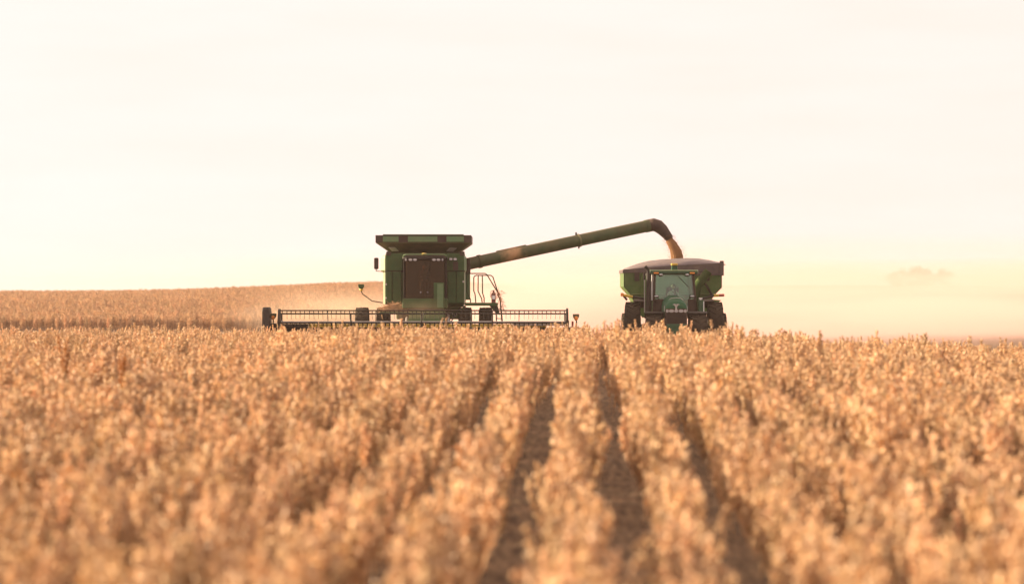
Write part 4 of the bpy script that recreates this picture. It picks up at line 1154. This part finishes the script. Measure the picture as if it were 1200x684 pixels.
# arched cover over the front of the cart
arc = [(730.6, 316.0), (738, 313.2), (748, 309.6), (760, 306.6), (775, 304.8), (790, 303.9), (806, 303.2), (818, 303.6), (830, 305.4), (838, 307.2), (846.4, 309.4)]
rimz = [(730.6, 316.6), (738, 315.9), (748, 315.0), (760, 314.0), (775, 312.6), (790, 311.4), (806, 310.2), (818, 309.5), (830, 308.9), (838, 308.6), (846.4, 308.7)]
cv = MB()
def arcpts(k, y):
    res = []
    for (a, b), (c, d) in zip(arc, rimz):
        x, z = g_(a, d + (min(b, d) - d) * k, y); res.append((x, y, z))
    return res
secs = [(0.0, -.02), (.40, .12), (.68, .28), (.88, .48), (1.0, .75)]
n_ = len(arc)
for (k, y) in secs: cv.v += arcpts(k, y)
cv.f = [(j * n_ + i, j * n_ + i + 1, (j + 1) * n_ + i + 1, (j + 1) * n_ + i) for j in range(len(secs) - 1) for i in range(n_ - 1)]
co = cv.build('arched_cover', 'tarp', cart, smooth=True)
so = co.modifiers.new('thick', 'SOLIDIFY'); so.thickness = .02
MB().tube(arcpts(1.0, .76), .03, 6).build('cover_bow', 'steel', cart)
MB().tube([(p[0], p[1] + CL - .8, p[2] - .05) for p in arcpts(.6, .76)], .03, 6).build('cover_bow', 'steel', cart)
# rolled tarp along the right side
X, Z = g_(845, 310); MB().tube([(X, 1.5, Z), (X, CL, Z)], .09, 10).build('rolled_tarp', 'tarp', cart)
# sight windows
for a, b, t, u in ((743.4, 749.2, 319.0, 329.2), (825.2, 831.4, 318.5, 329.0)):
    X0, Z1_ = g_(a, t); X1, Z0_ = g_(b, u)
    MB().prism_y(rrect(X0, X1, Z0_, Z1_, .03), -.085, -.057).build('sight_window', 'brownblack', cart)
# ribs on the front wall
for a, b in (((752, 322), (752, 360)), ((738, 345), (839, 345))):
    p, q = g_(*a), g_(*b)
    MB().tube([(p[0], -.03, p[1]), (q[0], -.03, q[1])], .03, 4).build('front_rib', 'green_cart', cart)
M['auger_green'] = mat('cart_auger_green', (0.022, 0.058, 0.014), .85, spec=.06, vary=.2, dust=.12)
# folded unloading auger across the right of the front wall
p0, p1, p2 = g_(823, 317.5, -.4), g_(817, 335, -.4), g_(812, 360, -.4)
o = MB().tube([(p0[0] + .25, -.5, p0[1]), (p1[0], -.45, p1[1]), (p2[0], -.3, p2[1])], [.17, .20, .19], 16).build('cart_auger', 'auger_green', cart); smooth_angle(o, 40)
p = g_(829, 336, -.3); MB().tube([(p0[0] + .1, -.4, p1[1] + .1), (p[0], -.25, p[1]), (p[0] + .2, -.1, p[1] - .35)], .05, 6).build('auger_hinge', 'black', cart)
# sloping side gusset at the right and its plate
pl = [g_(825, 350.5), g_(845, 351.5), g_(838, 357), g_(830, 367), g_(820, 371)]
MB().prism_y(pl, -.30, -.22).build('side_gusset', 'green_cart', cart, bevel=.01)
pl = [g_(743, 350), g_(752, 350), g_(758, 372), g_(752, 372)]
MB().prism_y(pl, -.30, -.22).build('side_gusset', 'green_cart', cart, bevel=.01)
# hitch, frame, wheels
MB().loft([[(-.6, 1.2, .62), (.6, 1.2, .62), (.6, 1.2, .9), (-.6, 1.2, .9)], [(-.12, -1.2, .50), (.12, -1.2, .50), (.12, -1.2, .62), (-.12, -1.2, .62)]]).build('tongue', 'green_cart', cart, bevel=.02)
MB().box(-1.2, 1.2, .8, 5.0, .86, 1.14).build('cart_frame', 'black', cart, bevel=.03)
MB().box(-1.9, 1.9, 2.65, 2.95, .70, .95).build('axle', 'black', cart, bevel=.03)
WR = g_(0, 367.6, 2.8)[1] / 2
for px in (737.0, 842.4):
    make_wheel('wheel', cart, g_(px, 0, 2.8)[0], 2.8, WR + .02, .62, lugs=20)
# grain lying in the cart
gh = MB(); n_ = 16; gr2 = random.Random(5)
xa_, z_ = g_(734, 325, 0); xb_, _ = g_(843, 325, 0)
for j in range(n_ + 1):
    for i in range(n_ + 1):
        u, v = i / n_, j / n_; d = (((u - .55) * 1.1) ** 2 + ((v - .40)) ** 2) ** .5
        gh.v.append((xa_ + (xb_ - xa_) * u, .05 + (CL - .1) * v, z_ + .45 - d * .85 + gr2.uniform(-.02, .02)))
gh.f = [(j * (n_ + 1) + i, j * (n_ + 1) + i + 1, (j + 1) * (n_ + 1) + i + 1, (j + 1) * (n_ + 1) + i) for j in range(n_) for i in range(n_)]
gh = gh.build('grain_heap', 'grain', None, smooth=True, loc=GRt); gh.rotation_euler = (0, 0, CYAW)
so = gh.modifiers.new('thick', 'SOLIDIFY'); so.thickness = .15; so.offset = -1
tag(gh, 'heap of golden grain building up inside the grain cart', 'grain', kind='stuff')
# ------------------------------------------------------------------ far trees on the right horizon
M['bark'] = mat('bark', (.09, .065, .05), .95, vary=.3, vscale=3)
M['leaf'] = mat_plant('tree_leaves', (.06, .08, .03), (.09, .09, .035), (.13, .09, .04), .3)
def tree(x, y, h, w, label, seed):
    r_ = random.Random(seed); z0 = gz(x, y) - .2
    root = empty('tree', (x, y, z0)); tag(root, label, 'tree', 'trees on the right horizon')
    t = MB().tube([(0, 0, 0), (.1, 0, h * .3), (-.1, .1, h * .7)], [.035 * h, .026 * h, .010 * h], 8)
    tips = []
    for k in range(9):
        a = 6.28 * k / 9 + r_.uniform(-.3, .3); s0 = h * r_.uniform(.25, .6)
        e = Vector((math.cos(a) * w * r_.uniform(.4, .8), math.sin(a) * w * r_.uniform(.4, .8), h * r_.uniform(.05, .78)))
        t.tube([(0, 0, s0), tuple(Vector((0, 0, s0)).lerp(e, .5) + Vector((0, 0, h * .04))), tuple(e)], [.014 * h, .009 * h, .004 * h], 5); tips.append(e)
    tips.append(Vector((0, 0, h * .85)))
    t.build('trunk', 'bark', root)
    c_ = MB()
    for e in tips:
        for k in range(260):
            d = Vector((r_.gauss(0, 1), r_.gauss(0, 1), r_.gauss(0, .7))); d = d.normalized() * r_.random() ** .5 * w * .42
            p = e + d; n1 = Vector((r_.gauss(0, 1), r_.gauss(0, 1), r_.gauss(0, 1))).normalized(); a_ = n1.orthogonal().normalized(); b_ = n1.cross(a_)
            s = h * .03 * r_.uniform(.6, 1.3); c_.add([p + a_ * s, p + b_ * s, p - a_ * s, p - b_ * s], [(0, 1, 2, 3)])
    me = bpy.data.meshes.new('crown'); me.from_pydata(c_.v, [], c_.f); me.materials.append(M['leaf'])
    o = bpy.data.objects.new('crown', me); COL.objects.link(o); o.parent = root
TDY = 1490.0
for i, (px, h, w, lab) in enumerate(((1048, 5.2, 3.6, 'faint far tree, leftmost and lowest of the hazy clump on the right horizon'), (1061, 6.4, 4.6, 'faint far tree, second from the left in the hazy horizon clump'),
        (1076, 7.3, 4.8, 'faint far tree, the tallest, in the middle of the hazy horizon clump'), (1090, 6.5, 4.6, 'faint far tree, second from the right in the hazy horizon clump'),
        (1104, 6.3, 4.2, 'faint far tree at the right end of the hazy horizon clump'))):
    tree((px - 600) / FPX * TDY, TDY + (i % 2) * 12, h, w, lab, 30 + i)

# ------------------------------------------------------------------ air
def volume_mat(name, col, dens, aniso=.3, falloff=None, nscale=3.0, lo=.35, hi=.7):
    m = bpy.data.materials.new(name); m.use_nodes = True
    n, l = m.node_tree.nodes, m.node_tree.links; n.clear()
    out = n.new('ShaderNodeOutputMaterial'); v = n.new('ShaderNodeVolumePrincipled')
    v.inputs['Color'].default_value = (*col, 1); v.inputs['Density'].default_value = dens
    v.inputs['Anisotropy'].default_value = aniso
    if falloff:
        # density thins out from the heart of the cloud to its edge, broken up by noise
        tc = n.new('ShaderNodeTexCoord')
        ln = n.new('ShaderNodeVectorMath'); ln.operation = 'LENGTH'
        l.new(tc.outputs['Object'], ln.inputs[0])
        t = n.new('ShaderNodeTexNoise'); t.inputs['Scale'].default_value = nscale; t.inputs['Detail'].default_value = 3
        l.new(tc.outputs['Object'], t.inputs['Vector'])
        d = n.new('ShaderNodeMapRange'); d.inputs[1].default_value = 1.0; d.inputs[2].default_value = falloff
        d.inputs[3].default_value = 0; d.inputs[4].default_value = 1; d.interpolation_type = 'SMOOTHSTEP'
        l.new(ln.outputs['Value'], d.inputs[0])
        k = n.new('ShaderNodeMapRange'); k.inputs[1].default_value = lo; k.inputs[2].default_value = hi
        k.inputs[3].default_value = .1; k.inputs[4].default_value = 1
        l.new(t.outputs['Fac'], k.inputs[0])
        mu = n.new('ShaderNodeMath'); mu.operation = 'MULTIPLY'; l.new(d.outputs[0], mu.inputs[0]); l.new(k.outputs[0], mu.inputs[1])
        m2 = n.new('ShaderNodeMath'); m2.operation = 'MULTIPLY'; m2.inputs[1].default_value = dens; l.new(mu.outputs[0], m2.inputs[0])
        l.new(m2.outputs[0], v.inputs['Density'])
    l.new(v.outputs[0], out.inputs['Volume'])
    return m
def dust(px, py, Y, rx, ry, rz, dens, label, falloff=.2, nscale=2.0, col=(.92, .66, .58)):
    x = (px - 600) / FPX * Y; z = 2.6 - (py - 340) / FPX * Y
    o = MB().ellipsoid((0, 0, 0), (1, 1, 1), 24, 14).build('dust_cloud', volume_mat('dust_air', col, dens, .25, falloff, nscale))
    o.location = (x, Y, z); o.scale = (rx, ry, rz)
    tag(o, label, 'dust', kind='stuff'); return o
dust(985, 375, 235, 34, 50, 2.7, .085, 'long bank of pale yellow dust drifting over the stubble right of the combine', .45, 1.6)
dust(560, 356, 262, 9, 22, 3.4, .10, 'dust rolling over the end of the standing crop behind the combine ladder', .2, 1.5)
dust(640, 372, 195, 8, 22, 2.7, .24, 'dust billowing in the gap between the combine and the tractor', .35, 1.4)
dust(385, 366, 161, 5.2, 5, 1.35, .17, 'low dust drifting behind the left half of the header', .2, 1.5, (1, .80, .60))
dust(490, 366, 150.2, 1.6, .9, .75, .20, 'puff of brown dust rising in front of the combine feeder', .1, 2.0, (.9, .62, .42))
dust(864, 326, 190, .9, 2, .9, .20, 'small puff of dust right of the grain cart', .1, 1.5)

dust(1100, 338, 900, 230, 420, 13, .0105, 'far bank of dust veiling the trees on the right horizon', .1, 2.5, (.92, .635, .55))
HAZE = .00017
hb = MB().box(-2300, 2300, -40, 3600, -30, 13).build('haze', volume_mat('haze_air', (.97, .76, .65), HAZE, .35))
tag(hb, 'thin warm dusty haze over the whole field', 'haze', kind='stuff')
